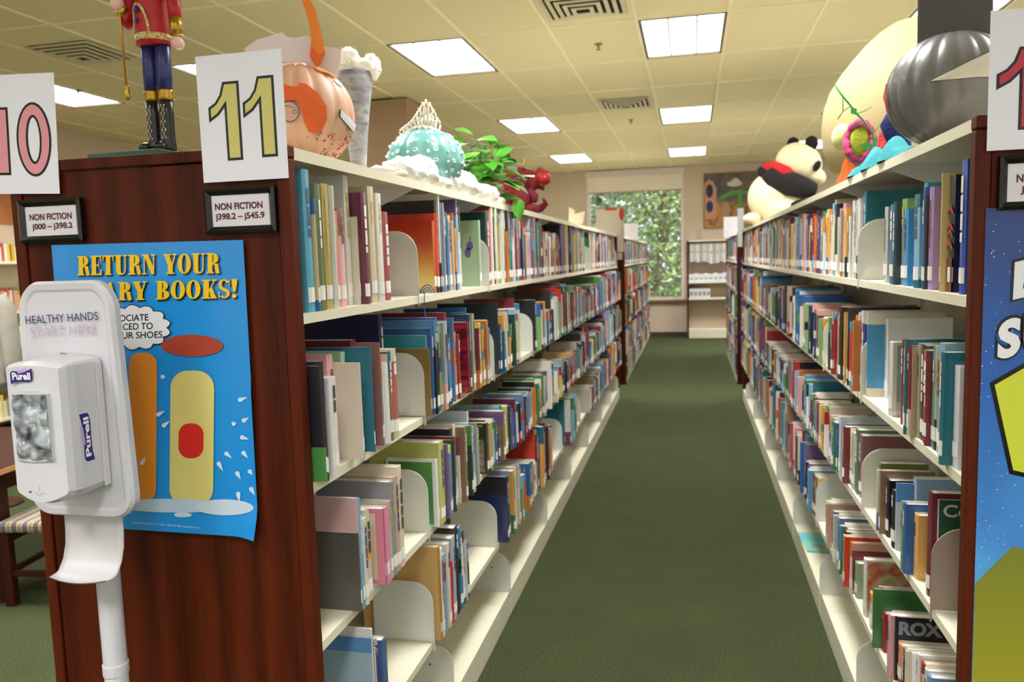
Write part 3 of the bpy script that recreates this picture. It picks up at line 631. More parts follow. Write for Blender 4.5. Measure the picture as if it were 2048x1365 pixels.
        rect(.06, .97, .2, .97, ramp_mat('leafgreen_print', ['3a5030', '6a8a5a', '9ab0a8', '5a9a3a'], 7, .4, stretch=(2, 1, .6)))
        rect(.06, .97, 0, .2, mat('b8b0b4', .4))
    elif kind == 'countryframe':
        rect(0, 1, 0, 1, mat('6e2a34', .4)); rect(.06, .97, .03, .95, mat('d8d4cc', .4), .0004); rect(.075, .96, .037, .943, ramp_mat('country_print', ['1c3a2e', '2c5a44', '22402f'], 8), .0007)
        p0 = xa+(xb-xa)*.12; text_on('Cow', ((p0, yq-.0012, z0+b['h']*.78), (p0+.10, yq-.0012, z0+b['h']*.78), (p0, yq-.0012, z0+b['h']*.9)), mat('e0dcd4', .5), root, off, .02)
    elif kind == 'roxcover':
        rect(0, 1, 0, 1, mat('16181c', .4)); p0 = xa+.006
        text_on('ROX', ((p0, yq-.0008, z1-.055), (p0+.12, yq-.0008, z1-.055), (p0, yq-.0008, z1-.012)), mat('8a949c', .4), root, off, .05)
    elif kind == 'meadow':
        rect(.03, .98, .03, .97, ramp_mat('meadow_print', ['7a8a4a', 'a8a870', 'b04a3a', 'b8b490', '8a9a60', 'c08a50'], 9, .4))
MORE = {'sunset': 'orange', 'greenframe': 'green', 'pinkframe': 'pink'}
EXTRA = {'sunset': 'with an orange sunset cover', 'palegreen': 'with a plain pale green cover', 'pinkframe': 'with a pink framed cream cover', 'greenframe': 'with a white framed green cover', 'photo': 'with a dark pebble photo cover', 'zebra': 'with red and black stripes', 'leafy': 'with a pale leaf on its cover', 'tan': 'with a sandy tan cover', 'redswirl': 'with red swirls on a black spine', 'skyphoto': 'with a blue sky photo cover', 'greenphoto': 'with a leafy green photo cover', 'countryframe': 'maroon framed, dark green cover', 'roxcover': 'with grey ROX letters on black', 'meadow': 'with a meadow picture cover'}
BIG = MB()
for i, b in enumerate(BOOKS):
    if i in SOLO and 'n' in b:
        t = b['y1']-b['y0']; size = 'thick' if t > .026 else 'thin' if t < .010 else 'slim' if t < .016 else 'medium'
        side = 'left' if b['side'] == 'L' else 'right'
        nm = 'hardcover_book' if t > .012 else 'picture_book'
        if b['art']: lb = '%s book %s, %s of %s bookcase' % (cname(b['hexc']), EXTRA[b['art']], rown[b['row']], side)
        else: lb = '%s %s book, %s from the end panel, %s of %s bookcase' % (size, cname(b['hexc']), nth(b['n']), rown[b['row']], side)
        root = thing(nm, lb, 'book', (b['xs'], (b['y0']+b['y1'])/2, b['z']), 0, 'books in the %s of the %s bookcase' % (rown[b['row']], side))
        B = MB(); cover_geo(b, B); B.build('cover', M_BOOK, root, off=root.location)
        B = MB(); pages_geo(b, B); B.build('pages', M_PAGE, root, off=root.location)
        if b['lab']: B = MB(); label_geo(b, B); B.build('spine_label', M_LABEL, root, off=root.location)
        if b['art']: art_part(b['art'], b, root)
    else:
        cover_geo(b, BIG); pages_geo(b, BIG, 'e6e0cf')
        if b['lab']: label_geo(b, BIG, 'eceae4')
# low shelving on the far left wall: books there join the mass of distant books
def wallcase(x, y0, y1, zt):
    t = thing('wall_bookcase', 'low cream bookcase against the far left wall, packed with books', 'bookcase', (x, y0, 0))
    for z in (.1, .5, .9, 1.3, zt-.03):
        MB().box(0, .3, .02, y1-y0-.02, z, z+.03).build('shelf', M_STEEL, t)
    for y in (0, y1-y0-.02): MB().box(0, .3, y, y+.02, 0, zt).build('side_panel', M_STEEL, t)
    MB().box(0, .012, .02, y1-y0-.02, .1, zt).build('back_panel', M_STEEL, t)
    for z, hh in ((.13, .27), (.53, .27), (.93, .27), (1.33, .27), (zt, .22)):
        y = y0+.04
        while y < y1-.06:
            th = rb.uniform(.015, .04)
            if z < zt or rb.random() < .9: 
                c_ = jit(rb.choice(['d8c25a', 'e2ddcf', 'c84a3c', 'e6e2d8', 'd8b03c', '8a9a60', 'c89a86', 'dcd6c8']))
                BIG.box(x+.05, x+.27, y, y+th-.002, z+.001, z+hh*rb.uniform(.7, 1), c_)
            y += th
wallcase(XL+.01, 5.6, 9.4, 1.9)
far_o = BIG.build('distant_books', M_BOOK); tag(far_o, 'rows of many assorted books filling the farther shelves', 'books', None, 'stuff')

# metal book supports (plates hooked to the shelf edge)
for k, Y in enumerate([2.66, 3.60, 4.62, 5.60, 6.60, 7.65, 8.55, 9.45]): PLATES.append(('L', 4, Y, Zr[4]))
for k, Y in enumerate([2.95, 3.80, 4.80, 5.75, 6.65, 7.90, 9.0]): PLATES.append(('R', 4, Y, Zr[4]))
pm = {}
cnt = {}
for side, row, Y, z in sorted(PLATES, key=lambda q: q[2]):
    if Y > 9.64: continue
    k = (side, row); cnt[k] = cnt.get(k, -1)+1; sd = 'left' if side == 'L' else 'right'; sg = -1 if side == 'L' else 1
    taupe = (side, row) == ('R', 2) and cnt[k] == 0
    lb = 'taupe metal bookend nearest the end panel, third row of right bookcase' if taupe else 'rounded cream metal book support, %s from the end panel, %s of %s bookcase' % (nth(cnt[k]), rown[row], sd)
    t = thing('book_support', lb, 'bookend', ((XLF if side == 'L' else XRF)+sg*-.001, Y, z), 0, 'metal book supports')
    key = (side, row == 4, taupe)
    if key not in pm:
        r, H, W = .075, .215, .215
        if row == 4: H, W, r = .20, .21, .075
        pl = [(sg*W, .001)]+[(sg*W, H)]+[(sg*(r-r*math.cos(a)), H-r+r*math.sin(a)) for a in [math.pi/2*(1-i/8) for i in range(9)]]+[(0, -.032 if row != 4 else -.085), (sg*-.004, -.032 if row != 4 else -.085)]
        pl = pl[:-1]+[(0, .001)] if False else pl
        pl = [(sg*W, .001), (sg*W, H)]+[(sg*(r-r*math.cos(a)), H-r+r*math.sin(a)) for a in [math.pi/2*(1-i/8) for i in range(9)]]+[(0, -.03 if row != 4 else -.10), (-sg*.006, -.03 if row != 4 else -.10), (-sg*.006, .004)]
        pl = [(sg*W, .0015), (sg*W, H)]+[(sg*(r-r*math.cos(a))-sg*.006, H-r+r*math.sin(a)) for a in [math.pi/2*(1-i/8) for i in range(9)]]+[(-sg*.006, -.03 if row != 4 else -.10), (-sg*.001, -.03 if row != 4 else -.10), (-sg*.001, .0015)]
        p1 = MB().prism(pl, XZ, 0, .0035).build('support_plate', mat('9c8a7a', .45) if taupe else M_PLATE, t, bevel=.0012)
        p2 = MB(); p2.prism(circ(sg*.085, H*.62, .017, n=20), XZ, -.0016, .0002); p2 = p2.build('embossed_disc', mat('8d7c6c', .45) if taupe else M_PLATE, t, bevel=.001)
        ps = [p1, p2]
        if row == 4: ps.append(MB().prism(circ(sg*.085, H*.62, .005, n=10), XZ, -.0026, -.0014).build('screw', mat('6a6a66', .4, metal=.8), t))
        pm[key] = ps
    else:
        for p in pm[key]: c_ = p.copy(); COL.objects.link(c_); c_.parent = t
# turquoise book lying flat on the right bottom shelf
p = [atZ(*q, Zr[4]+.006) for q in ((1583, 1065), (1648, 1105))]
t = thing('flat_book', 'thin turquoise picture book lying flat on the bottom shelf of right bookcase', 'book', (.64, 4.50, Zr[4]), .05)
MB().box(-.05, .11, -.15, .15, .0005, .0075).build('cover', ramp_mat('turq_print', ['4aa8b0', '6abcc0', '8fc4b0', '7a8a4a'], 6), t, bevel=.001); MB().box(-.048, .113, -.147, .147, .002, .006).build('pages', M_PAGE, t)
# blue ribbon marker hanging from the sunset book
rbn = MB(); q0 = atX(848, 590, XLF+.004); pts = [(q0[0], q0[1]+.003*math.sin(i), q0[2]+.01-.012*i) for i in range(9)]
rbn.add([(x, y-.004, z) for x, y, z in pts]+[(x, y+.004, z) for x, y, z in pts]+[(x+.001, y+.004, z) for x, y, z in pts]+[(x+.001, y-.004, z) for x, y, z in pts], [(r*9+i, r*9+i+1, ((r+1) % 4)*9+i+1, ((r+1) % 4)*9+i) for r in range(4) for i in range(8)])
tag(rbn.build('ribbon_marker', mat('2c3a6a', .6)), 'navy ribbon marker hanging over the edge of the top left shelf', 'ribbon')

# ------------------------------------------------------------------ end panel signs
PY = 1.64; RPY = 1.868
def P11(x, y, Y=PY): return atY(x, y, Y)
def number_sign(name, label, quad_px, Y, glyphs, fill_, tilt=0):
    """paper sign; glyphs: list of (polygons in sign fraction) with hole option"""
    c = quad_px; cx, cz, W, H = c
    t = thing(name, label, 'sign', (cx, Y, cz), 0, 'numbered paper signs'); t.rotation_euler = (0, tilt, 0)
    n = 6; b = MB(); b.box(-W/2, W/2, -.0006, 0, -H/2, H/2); b.build('paper', M_PAPER, t)
    k = 0
    for poly, hole in glyphs:
        pp = [((x-.5)*W, (z-.5)*H) for x, z in poly]
        if hole is None:
            MB().prism(offset_poly(pp, .003), XZ, -.0010, -.0007).build('numeral_outline', M_BLACK, t)
            MB().prism(offset_poly(pp, -.003), XZ, -.0014, -.0010).build('numeral', fill_, t)
        else:
            hh = [((x-.5)*W, (z-.5)*H) for x, z in hole]
            for d, d2, m, nm, ya in ((.003, -.003, M_BLACK, 'numeral_outline', -.0010), (-.003, .003, fill_, 'numeral', -.0014)):
                a = offset_poly(pp, d); h2 = offset_poly(hh, d2); N = len(a)
                MB().add([(p[0], ya, p[1]) for p in a]+[(p[0], ya, p[1]) for p in h2]+[(p[0], ya+.0003, p[1]) for p in a]+[(p[0], ya+.0003, p[1]) for p in h2], [(i, (i+1) % N, N+(i+1) % N, N+i) for i in range(N)]+[(i, (i+1) % N, 2*N+(i+1) % N, 2*N+i) for i in range(N)]+[(N+i, N+(i+1) % N, 3*N+(i+1) % N, 3*N+i) for i in range(N)]).build(nm, m, t)
    return t
ONE = [(.55, 0), (1, 0), (1, 1), (.52, 1), (.40, .84), (.22, .74), (0, .685), (0, .53), (.28, .60), (.55, .73)]
def g1(x0, x1, z0, z1): return ([(x0+(x1-x0)*p[0], z0+(z1-z0)*p[1]) for p in ONE], None)
number_sign('number_sign', 'white paper sign with a yellow 11 above the left bookcase', (-.980, HC+.337, .213, .280), PY-.005, [g1(.13, .475, .175, .775), g1(.535, .88, .185, .795)], mat('d9cf7c', .6))
number_sign('number_sign', 'white paper sign with a pink 10 at the far left corner of the panel', (-1.578, HC+.337, .216, .282), PY-.005, [g1(.02, .36, .17, .72), (circ(.70, .455, .215, .30, 32), circ(.70, .455, .09, .195, 32))], mat('ea9ca6', .6), math.radians(2.5))
TWO = [(0, 0), (1, 0), (1, .17), (.42, .17), (.8, .42), (.98, .62), (.98, .8), (.8, .96), (.5, 1), (.18, .95), (.02, .76), (.02, .68), (.3, .68), (.36, .8), (.52, .84), (.68, .76), (.66, .64), (.45, .42), (0, .16)]
number_sign('number_sign', 'white paper sign with a red 12 on the right bookcase', (.712, HC+.338, .216, .283), RPY-.005, [g1(.08, .44, .15, .72), ([(.55+.36*p[0], .15+.57*p[1]) for p in TWO], None)], mat('c8384e', .6))
M_TXT = mat('5c1a30', .6)
def frame_sign(label, x0, x1, z0, z1, Y, l1, l2, r1, r2, clip=None):
    t = thing('framed_sign', label, 'sign', ((x0+x1)/2, Y, (z0+z1)/2), 0, 'framed section signs'); W, H = (x1-x0)/2, (z1-z0)/2; w_ = .017
    f = MB()
    ring = [(-W, -H), (W, -H), (W, H), (-W, H)]; mid = offset_poly(ring, -w_*.45); inn = offset_poly(ring, -w_)
    vs = [(p[0], 0, p[1]) for p in ring]+[(p[0], -.010, p[1]) for p in offset_poly(ring, -.001)]+[(p[0], -.014, p[1]) for p in mid]+[(p[0], -.006, p[1]) for p in inn]+[(p[0], 0, p[1]) for p in inn]
    f.add(vs, [(a*4+i, a*4+(i+1) % 4, (a+1)*4+(i+1) % 4, (a+1)*4+i) for a in range(4) for i in range(4)]); f.build('frame', M_BLACK, t)
    MB().box(-W+w_, W-w_, -.004, -.001, -H+w_, H-w_).build('card', mat('e4e0e6', .6), t)
    for s, (fx0, fx1, fz0, fz1) in ((l1, r1), (l2, r2)):
        X0, X1, Z0, Z1 = -W+2*W*fx0, -W+2*W*fx1, -H+2*H*fz0, -H+2*H*fz1
        text_on(s, ((X0, -.0046, Z0), (X1, -.0046, Z0), (X0, -.0046, Z1)), M_TXT, t, (0, 0, 0), .035)
frame_sign('black framed section sign reading NON FICTION j398.2 to j545.9', -1.088, -.908, HC+.079, HC+.184, PY-.0005, 'NON FICTION', 'j398.2 – j545.9', (.14, .81, .52, .67), (.14, .83, .27, .45))
frame_sign('black framed section sign reading NON FICTION j000 to j398.2', -1.598, -1.418, HC+.076, HC+.181, PY-.0005, 'NON FICTION', 'j000 – j398.2', (.16, .83, .52, .67), (.19, .83, .27, .45))
frame_sign('black framed section sign on the right end panel, reading NON FICTION', .628, .808, HC+.072, HC+.185, RPY-.0005, 'NON FICTION', 'J54', (.19, .86, .50, .65), (.235, .40, .27, .43))

# ------------------------------------------------------------------ posters
GL = {  # slab-serif capitals: list of polygons and ribbons in a 0..1 cell
 'I': [[(.0,0),(1,0),(1,.07),(.0,.07)],[(.0,.93),(1,.93),(1,1),(.0,1)],[(.22,.05),(.78,.05),(.78,.95),(.22,.95)]],
 'L': [[(0,0),(1,0),(1,.3),(.93,.3),(.86,.08),(0,.08)],[(0,.93),(.72,.93),(.72,1),(0,1)],[(.14,.04),(.54,.04),(.54,.95),(.14,.95)]],
 'T': [[(.2,0),(.8,0),(.8,.07),(.2,.07)],[(.3,.04),(.7,.04),(.7,.95),(.3,.95)],[(0,.7),(.06,.7),(.14,.92),(.86,.92),(.94,.7),(1,.7),(1,1),(0,1)]],
 'E': [[(0,0),(1,0),(1,.3),(.94,.3),(.84,.08),(0,.08)],[(0,.92),(.84,.92),(.9,.72),(.96,.72),(.96,1),(0,1)],[(.12,.04),(.5,.04),(.5,.95),(.12,.95)],[(.45,.47),(.68,.47),(.7,.36),(.76,.36),(.76,.66),(.7,.66),(.68,.54),(.45,.54)]],
 'N': [[(0,0),(.34,0),(.34,.07),(0,.07)],[(.13,.04),(.21,.04),(.21,.95),(.13,.95)],[(0,.93),(.4,.93),(.92,.0),(.92,.3),(.46,1),(0,1)],[(.84,0),(.92,0),(.92,.95),(.84,.95)],[(.7,.93),(1,.93),(1,1),(.7,1)],[(.13,.95),(.45,.98),(.92,.12),(.92,0),(.72,0)]],
 'Y': [[(.22,0),(.82,0),(.82,.07),(.22,.07)],[(.33,.03),(.70,.03),(.70,.46),(.33,.46)],[(.05,.95),(.45,.95),(.70,.44),(.33,.44)],[(0,.93),(.55,.93),(.55,1),(0,1)],[(.84,.95),(.92,.95),(.70,.42),(.58,.42)],[(.68,.93),(1,.93),(1,1),(.68,1)]],
 'U': [[(0,.93),(.58,.93),(.58,1),(0,1)],[(.68,.93),(1,.93),(1,1),(.68,1)],[(.12,.25),(.48,.25),(.48,.95),(.12,.95)],[(.80,.25),(.88,.25),(.88,.95),(.80,.95)],[(.12,.3),(.14,.15),(.22,.05),(.36,0),(.6,0),(.76,.06),(.85,.16),(.88,.3),(.80,.3),(.76,.16),(.66,.09),(.56,.08),(.50,.14),(.48,.3)]],
 'A': [[(0,0),(.3,0),(.3,.07),(0,.07)],[(.5,0),(1,0),(1,.07),(.5,.07)],[(.10,.04),(.18,.04),(.48,.86),(.42,.98)],[(.55,.04),(.93,.04),(.60,1),(.40,1)],[(.2,.27),(.62,.27),(.62,.34),(.22,.34)]],
 'K': [[(0,0),(.58,0),(.58,.07),(0,.07)],[(0,.93),(.58,.93),(.58,1),(0,1)],[(.12,.04),(.48,.04),(.48,.95),(.12,.95)],[(.46,.40),(.54,.46),(.90,.96),(.80,.96)],[(.48,.5),(.66,.64),(.98,.04),(.60,.04)],[(.55,0),(1,0),(1,.07),(.55,.07)],[(.66,.93),(1,.93),(1,1),(.66,1)]],
 '!': [[(.25,.34),(.75,.34),(1,.85),(1,.95),(.9,1),(.1,1),(0,.95),(0,.85)],circ(.5,.11,.44,.11,14)]}
def ring_seg(cx, cy, ro, rio, a0, a1, n=14):
    o = circ(cx, cy, ro[0], ro[1], n, a0, a1); i = circ(cx, cy, rio[0], rio[1], n, a0, a1)
    return [[o[k], o[k+1], i[k+1], i[k]] for k in range(n-1)]
GL['O'] = ring_seg(.5, .5, (.5, .5), (.17, .43), 0, 2*math.pi+.0001, 33)
_st = [[(0,0),(.56,0),(.56,.07),(0,.07)],[(.0,.93),(.5,.93),(.5,1),(0,1)],[(.12,.04),(.46,.04),(.46,.95),(.12,.95)]]
GL['R'] = _st+ring_seg(.46, .735, (.44, .265), (.08, .205), -math.pi/2, math.pi/2)+[[(.46,.47),(.62,.50),(.72,.42),(.76,.1),(.84,.0),(1,.0),(1,.07),(.92,.07),(.97,.3),(.88,.46),(.7,.52),(.46,.53)][:0] or [(.46,.47),(.86,.47),(.98,.07),(1,.0),(.72,0),(.60,.40),(.46,.44)]]
GL['B'] = _st+ring_seg(.46, .74, (.42, .26), (.08, .20), -math.pi/2, math.pi/2)+ring_seg(.46, .255, (.52, .255), (.12, .19), -math.pi/2, math.pi/2)
GL['S'] = ring_seg(.48, .75, (.42, .25), (.16, .18), .25, math.pi*1.25)+ring_seg(.52, .26, (.44, .26), (.18, .19), -math.pi*.75-.25, math.pi*.45)+[[(.06,.66),(.34,.62),(.95,.36),(.7,.28),(.3,.44),(.1,.55)]]+[[(.85,.66),(.93,.66),(.93,1),(.86,1)],[(.06,0),(.13,0),(.14,.34),(.06,.34)]]
WID = dict(I=.5, T=.86, E=.86, N=1.0, Y=.98, U=.98, A=1.0, K=1.02, O=.98, R=.98, B=.96, S=.84, L=.86); WID['!'] = .36
def slab(text, bl, br, tl, m, parent, off, name='lettering', dx=(0, 0, 0)):
    tot = sum(.55 if ch == ' ' else WID[ch]+.07 for ch in text); bl, br, tl = Vector(bl), Vector(br), Vector(tl); ex, ey = br-bl, tl-bl; x = 0; b = MB(); dx = Vector(dx)
    for ch in text:
        if ch == ' ': b.build(name, m, parent, off=off); b = MB(); x += .55; continue
        w_ = WID[ch]
        for kp, poly in enumerate(GL[ch]):
            b.add([bl+dx+Vector((0, -.00002*(kp % 12), 0))+ex*((x+p[0]*w_)/tot)+ey*p[1] for p in poly], [tuple(range(len(poly)))])
        x += w_+.07
    return b.build(name, m, parent, off=off)
# blue poster: sheet with a curled lower right corner
pq = dict(tl=atY(110, 497, PY-.0015), tr=atY(487, 475, PY-.0015), br=atY(512, 1070, PY-.0015))
X0, X1, Z1, Z0 = -1.512, -1.000, HC+.067, HC-.634
poster = thing('poster', 'blue poster reading Return Your Library Books! taped to the left end panel', 'poster', ((X0+X1)/2, PY, (Z0+Z1)/2)); poster.rotation_euler = (0, math.radians(.6), 0)
W, H = (X1-X0)/2, (Z1-Z0)/2
def bend(x, z):
    d = max(0, (x-W*.78)/(W*.22)); e = max(0, (-z-H*.82)/(H*.18)); l = max(0, (-x-W*.9)/(W*.1))
    return .0045+.010*d*d*.4*(1 if z < 0 else .3)+.02*d*e+.006*l*l+.004*e
n, m = 20, 28; vs = []; 
for lay in (0, .0004):
    for j in range(m+1):
        for i in range(n+1):
            x = -W+2*W*i/n; z = -H+2*H*j/m; vs.append((x, -bend(x, z)+lay, z))
K = (n+1)*(m+1); fs = [(j*(n+1)+i, j*(n+1)+i+1, (j+1)*(n+1)+i+1, (j+1)*(n+1)+i) for j in range(m) for i in range(n)]
fs += [tuple(q+K for q in f) for f in fs]; MB().add(vs, fs).build('poster_sheet', mat('1490de', .32, coat=.25), poster, True)
PO = np.array((poster.location.x, poster.location.y, poster.location.z))
def pl(x, y, dy=0):      # photo pixel on the poster plane to local coordinates
    q = np.array(atY(x, y, PY))-PO; return (q[0], -.0075-dy, q[2])
M_YEL = mat('f0c418', .35); 
for dx, m_, dy in (((.0028, 0, -.0028), M_BLACK, 0), ((0, 0, 0), M_YEL, .0006)):
    slab('RETURN YOUR', pl(158, 553, dy), pl(443, 545, dy), pl(157, 514, dy), m_, poster, (0, 0, 0), dx=dx)
    slab('LIBRARY BOOKS!', pl(112, 606, dy), pl(478, 594, dy), pl(111, 570, dy), m_, poster, (0, 0, 0), dx=dx)
bub = []
for k in range(78):
    a = 2*math.pi*k/78; q_ = .90+.14*abs(math.sin(6.5*a)); bub.append((275+67*math.cos(a)*q_, 655+43*math.sin(a)*q_))
def flat(pts, m, dy, name, parent=poster): b = MB(); b.add([pl(x, y, dy) for x, y in pts], [tuple(range(len(pts)))]); return b.build(name, m, parent)
flat(offset_poly(bub, 1.6), M_BLACK, .0002, 'bubble_outline'); flat(bub, mat('e9e8ea', .4), .0006, 'speech_bubble')
for s, x0, x1, y in (('ASSOCIATE', 216, 300, 645), ('FORCED TO', 219, 309, 662), ('YOUR SHOES', 222, 328, 679)):
    text_on(s, (pl(x0, y, .001), pl(x1, y-4, .001), pl(x0, y-13, .001)), M_BLACK, poster, (0, 0, 0), .012)
# the drawn figures are left out: plain rounded colour fields of their size stand in
flat([(x, y) for x, y in rrect(262, 318, 705, 1003, 24)], mat('e08a1c', .4), .0003, 'colour_field')
flat([(x, y) for x, y in rrect(345, 432, 740, 1010, 34)], mat('ddd07a', .4), .0003, 'colour_field')
flat(circ(387, 690, 62, 22, 24), mat('a8402a', .4), .0003, 'colour_field'); flat([(x, y) for x, y in rrect(362, 412, 845, 915, 22)], mat('d8281e', .4), .0005, 'colour_field')
M_DROP = mat('cfe0ee', .35)
for (x, y, a, L_) in [(484, 797, 20, 16), (492, 838, 30, 12), (489, 872, -15, 14), (458, 905, -40, 14), (492, 903, -50, 14), (443, 925, -60, 18), (480, 944, -60, 14), (505, 940, -50, 8), (482, 985, -80, 18), (333, 850, 40, 16), (322, 828, 30, 15), (330, 753, 0, 5), (472, 845, 0, 6), (508, 975, -60, 14), (290, 925, 60, 14)]:
    a = math.radians(a); pts = [(x+L_*math.cos(a), y-L_*math.sin(a))]+[(x+4.5*math.cos(b_+a), y-4.5*math.sin(b_+a)) for b_ in [math.pi/2+math.pi*i/6 for i in range(7)]]
    flat(pts, M_DROP, .0007, 'drop_print')
flat([(x, y) for x, y in circ(350, 1010, 110, 14, 30)], mat('bcd2e2', .35), .0004, 'puddle_print'); flat(circ(455, 1012, 58, 16, 24), mat('c8d8e6', .35), .0005, 'puddle_print'); flat(circ(372, 1028, 18, 5, 14), mat('c8d8e6', .35), .0006, 'puddle_print')
text_on('Distributed by DEMCO, Inc. USA  1-800-356-1200  www.demco.com', (pl(272, 1047, .0012), pl(406, 1056, .0012), pl(272, 1042, .0012)), mat('cfe4f2', .5), poster, (0, 0, 0), 0)

# right poster
RX0, RX1, RZ1, RZ0 = .607, 1.12, HC+.078, HC-1.06
rp = thing('poster', 'starry blue poster with white block letters on the right end panel', 'poster', ((RX0+RX1)/2, RPY, (RZ0+RZ1)/2)); RO = np.array((rp.location.x, rp.location.y, rp.location.z))
def starry():
    m = bpy.data.materials.new('starry_print'); m.use_nodes = True; nt = m.node_tree; b = nt.nodes['Principled BSDF']; L = nt.links.new; b.inputs['Roughness'].default_value = .35; b.inputs['Coat Weight'].default_value = .2
    tc = nt.nodes.new('ShaderNodeTexCoord'); sx = nt.nodes.new('ShaderNodeSeparateXYZ'); mr = nt.nodes.new('ShaderNodeMapRange'); mr.inputs['From Min'].default_value = -.25; mr.inputs['From Max'].default_value = .57
    r = nt.nodes.new('ShaderNodeValToRGB'); e = r.color_ramp.elements; e[0].color = (*lin('4f9ae0'), 1); e[1].color = (*lin('123070'), 1); x = e.new(.55); x.color = (*lin('2260b4'), 1)
    n = nt.nodes.new('ShaderNodeTexNoise'); n.inputs['Scale'].default_value = 7; n.inputs['Detail'].default_value = 6
    v = nt.nodes.new('ShaderNodeTexVoronoi'); v.inputs['Scale'].default_value = 70; st = nt.nodes.new('ShaderNodeMath'); st.operation = 'LESS_THAN'; st.inputs[1].default_value = .09
    mx = nt.nodes.new('ShaderNodeMixRGB'); mx.blend_type = 'OVERLAY'; mx.inputs[0].default_value = .55; m2 = nt.nodes.new('ShaderNodeMixRGB'); m2.inputs[2].default_value = (.7, .85, 1, 1)
    L(tc.outputs['Object'], sx.inputs[0]); L(sx.outputs[2], mr.inputs[0]); L(mr.outputs[0], r.inputs[0]); L(tc.outputs['Object'], n.inputs['Vector']); L(tc.outputs['Object'], v.inputs['Vector'])
    L(r.outputs[0], mx.inputs[1]); L(n.outputs['Fac'], mx.inputs[2]); L(v.outputs['Distance'], st.inputs[0]); L(st.outputs[0], m2.inputs[0]); L(mx.outputs[0], m2.inputs[1]); L(m2.outputs[0], b.inputs['Base Color'])
    return m
RW, RH = (RX1-RX0)/2, (RZ1-RZ0)/2
MB().box(-RW, RW, -.0026, -.0022+.0002, -RH, RH).build('poster_sheet', starry(), rp)
def rpl(x, y, dy=0): q = np.array(atY(x, y, RPY))-RO; return (q[0], -.0030-dy, q[2])
def rflat(pts, m, dy, name): b = MB(); b.add([rpl(x, y, dy) for x, y in pts], [tuple(range(len(pts)))]); return b.build(name, m, rp)
hill = [(1950, 1167), (2024, 1092), (2110, 1190), (2110, 1480), (1945, 1480)]
hq = [(-RW+.001, -.0034, rpl(1950, 1167)[2]), rpl(2024, 1092, .0004), (RW-.001, -.0034, rpl(2110, 1190)[2]), (RW-.001, -.0034, -RH+.001), (-RW+.001, -.0034, -RH+.001)]
MB().add(hq, [(0, 1, 2, 3, 4)]).build('hill_print', grad_mat('hill_green', [(0, 'a09a24'), (.6, '80842a'), (1, '6a7028')], 2, -RH, .0), rp)
pan = [(1988, 770), (2110, 700), (2110, 960), (2025, 940)]
rflat(offset_poly(pan, 9), M_BLACK, .0004, 'panel_outline'); rflat(pan, mat('cfd83a', .4), .0008, 'panel_print')
for s, x0, x1, y0, y1 in (('B', 2024, 2080, 600, 525), ('S', 1992, 2038, 722, 644), ('U', 2044, 2092, 708, 630)):
    for bold, m_, dy in ((.14, M_BLACK, .0012), (.05, mat('e8eaee', .4), .0016)):
        e = 5 if bold > .1 else 0
        text_on(s, (rpl(x0-e, y0+e, dy), rpl(x1+e, y0-13+e*.5, dy), rpl(x0-e+4, y1-e, dy)), m_, rp, (0, 0, 0), bold)

# ------------------------------------------------------------------ hand sanitizer stand
CX = -1.315
st = thing('sanitizer_stand', 'white hand sanitizer dispenser stand in front of the left end panel', 'dispenser stand', (CX, 1.50, 0))
def so_(x, y, z): return (x-CX, y-1.50, z)
MB().lathe([(.0, 0.02), (.026, .02), (.026, HC-.10), (.0, HC-.10)], n=24).build('pole', M_WHITE, st, False)
MB().lathe([(.0285, HC-.93), (.0285, HC-.905)], n=24).build('pole_collar', M_WHITE, st)
MB().lathe([(.0, 0), (.115, 0), (.12, .006), (.115, .014), (.03, .022), (0, .022)], n=36).build('base', M_WHITE, st)
# back plate: rounded, narrower at the top
pts = []
for x, z in rrect(-.135, .135, -.54, -.022, .055, 8):
    k = (z+.54)/.518; pts.append((x*(1-.12*k)-.008, HC+z+(.010*(1-(x/.135)**2) if z > -.1 else 0)))
bpn = len(pts)
mb = MB(); fr = -.052; vs = []
for q, yy in ((0, -.028), (0, -.044), (-.006, fr-.0015), (-.018, fr), (-.024, fr+.003)):
    vs += [(p[0], yy, p[1]) for p in (offset_poly(pts, q) if q else pts)]
fs = [(a*bpn+i, a*bpn+(i+1) % bpn, (a+1)*bpn+(i+1) % bpn, (a+1)*bpn+i) for a in range(4) for i in range(bpn)]+[tuple(range(bpn))[::-1], tuple(range(4*bpn, 5*bpn))]
mb.add(vs, fs); plate = mb.build('back_plate', M_WHITE, st)
yt = fr-.0022
def spl(x, y, Y): q = atY(x, y, Y); return (q[0]-CX, q[1]-1.50, q[2])
text_on('HEALTHY HANDS', (spl(52, 649, 1.50+yt), spl(197, 640, 1.50+yt), spl(50, 633, 1.50+yt)), mat('1c2a66', .5), plate, (0, 0, 0), 0)
text_on('START HERE', (spl(62, 675, 1.50+yt), spl(194, 668, 1.50+yt), spl(60, 655, 1.50+yt)), mat('c0a4c8', .5), plate, (0, 0, 0), -.012)
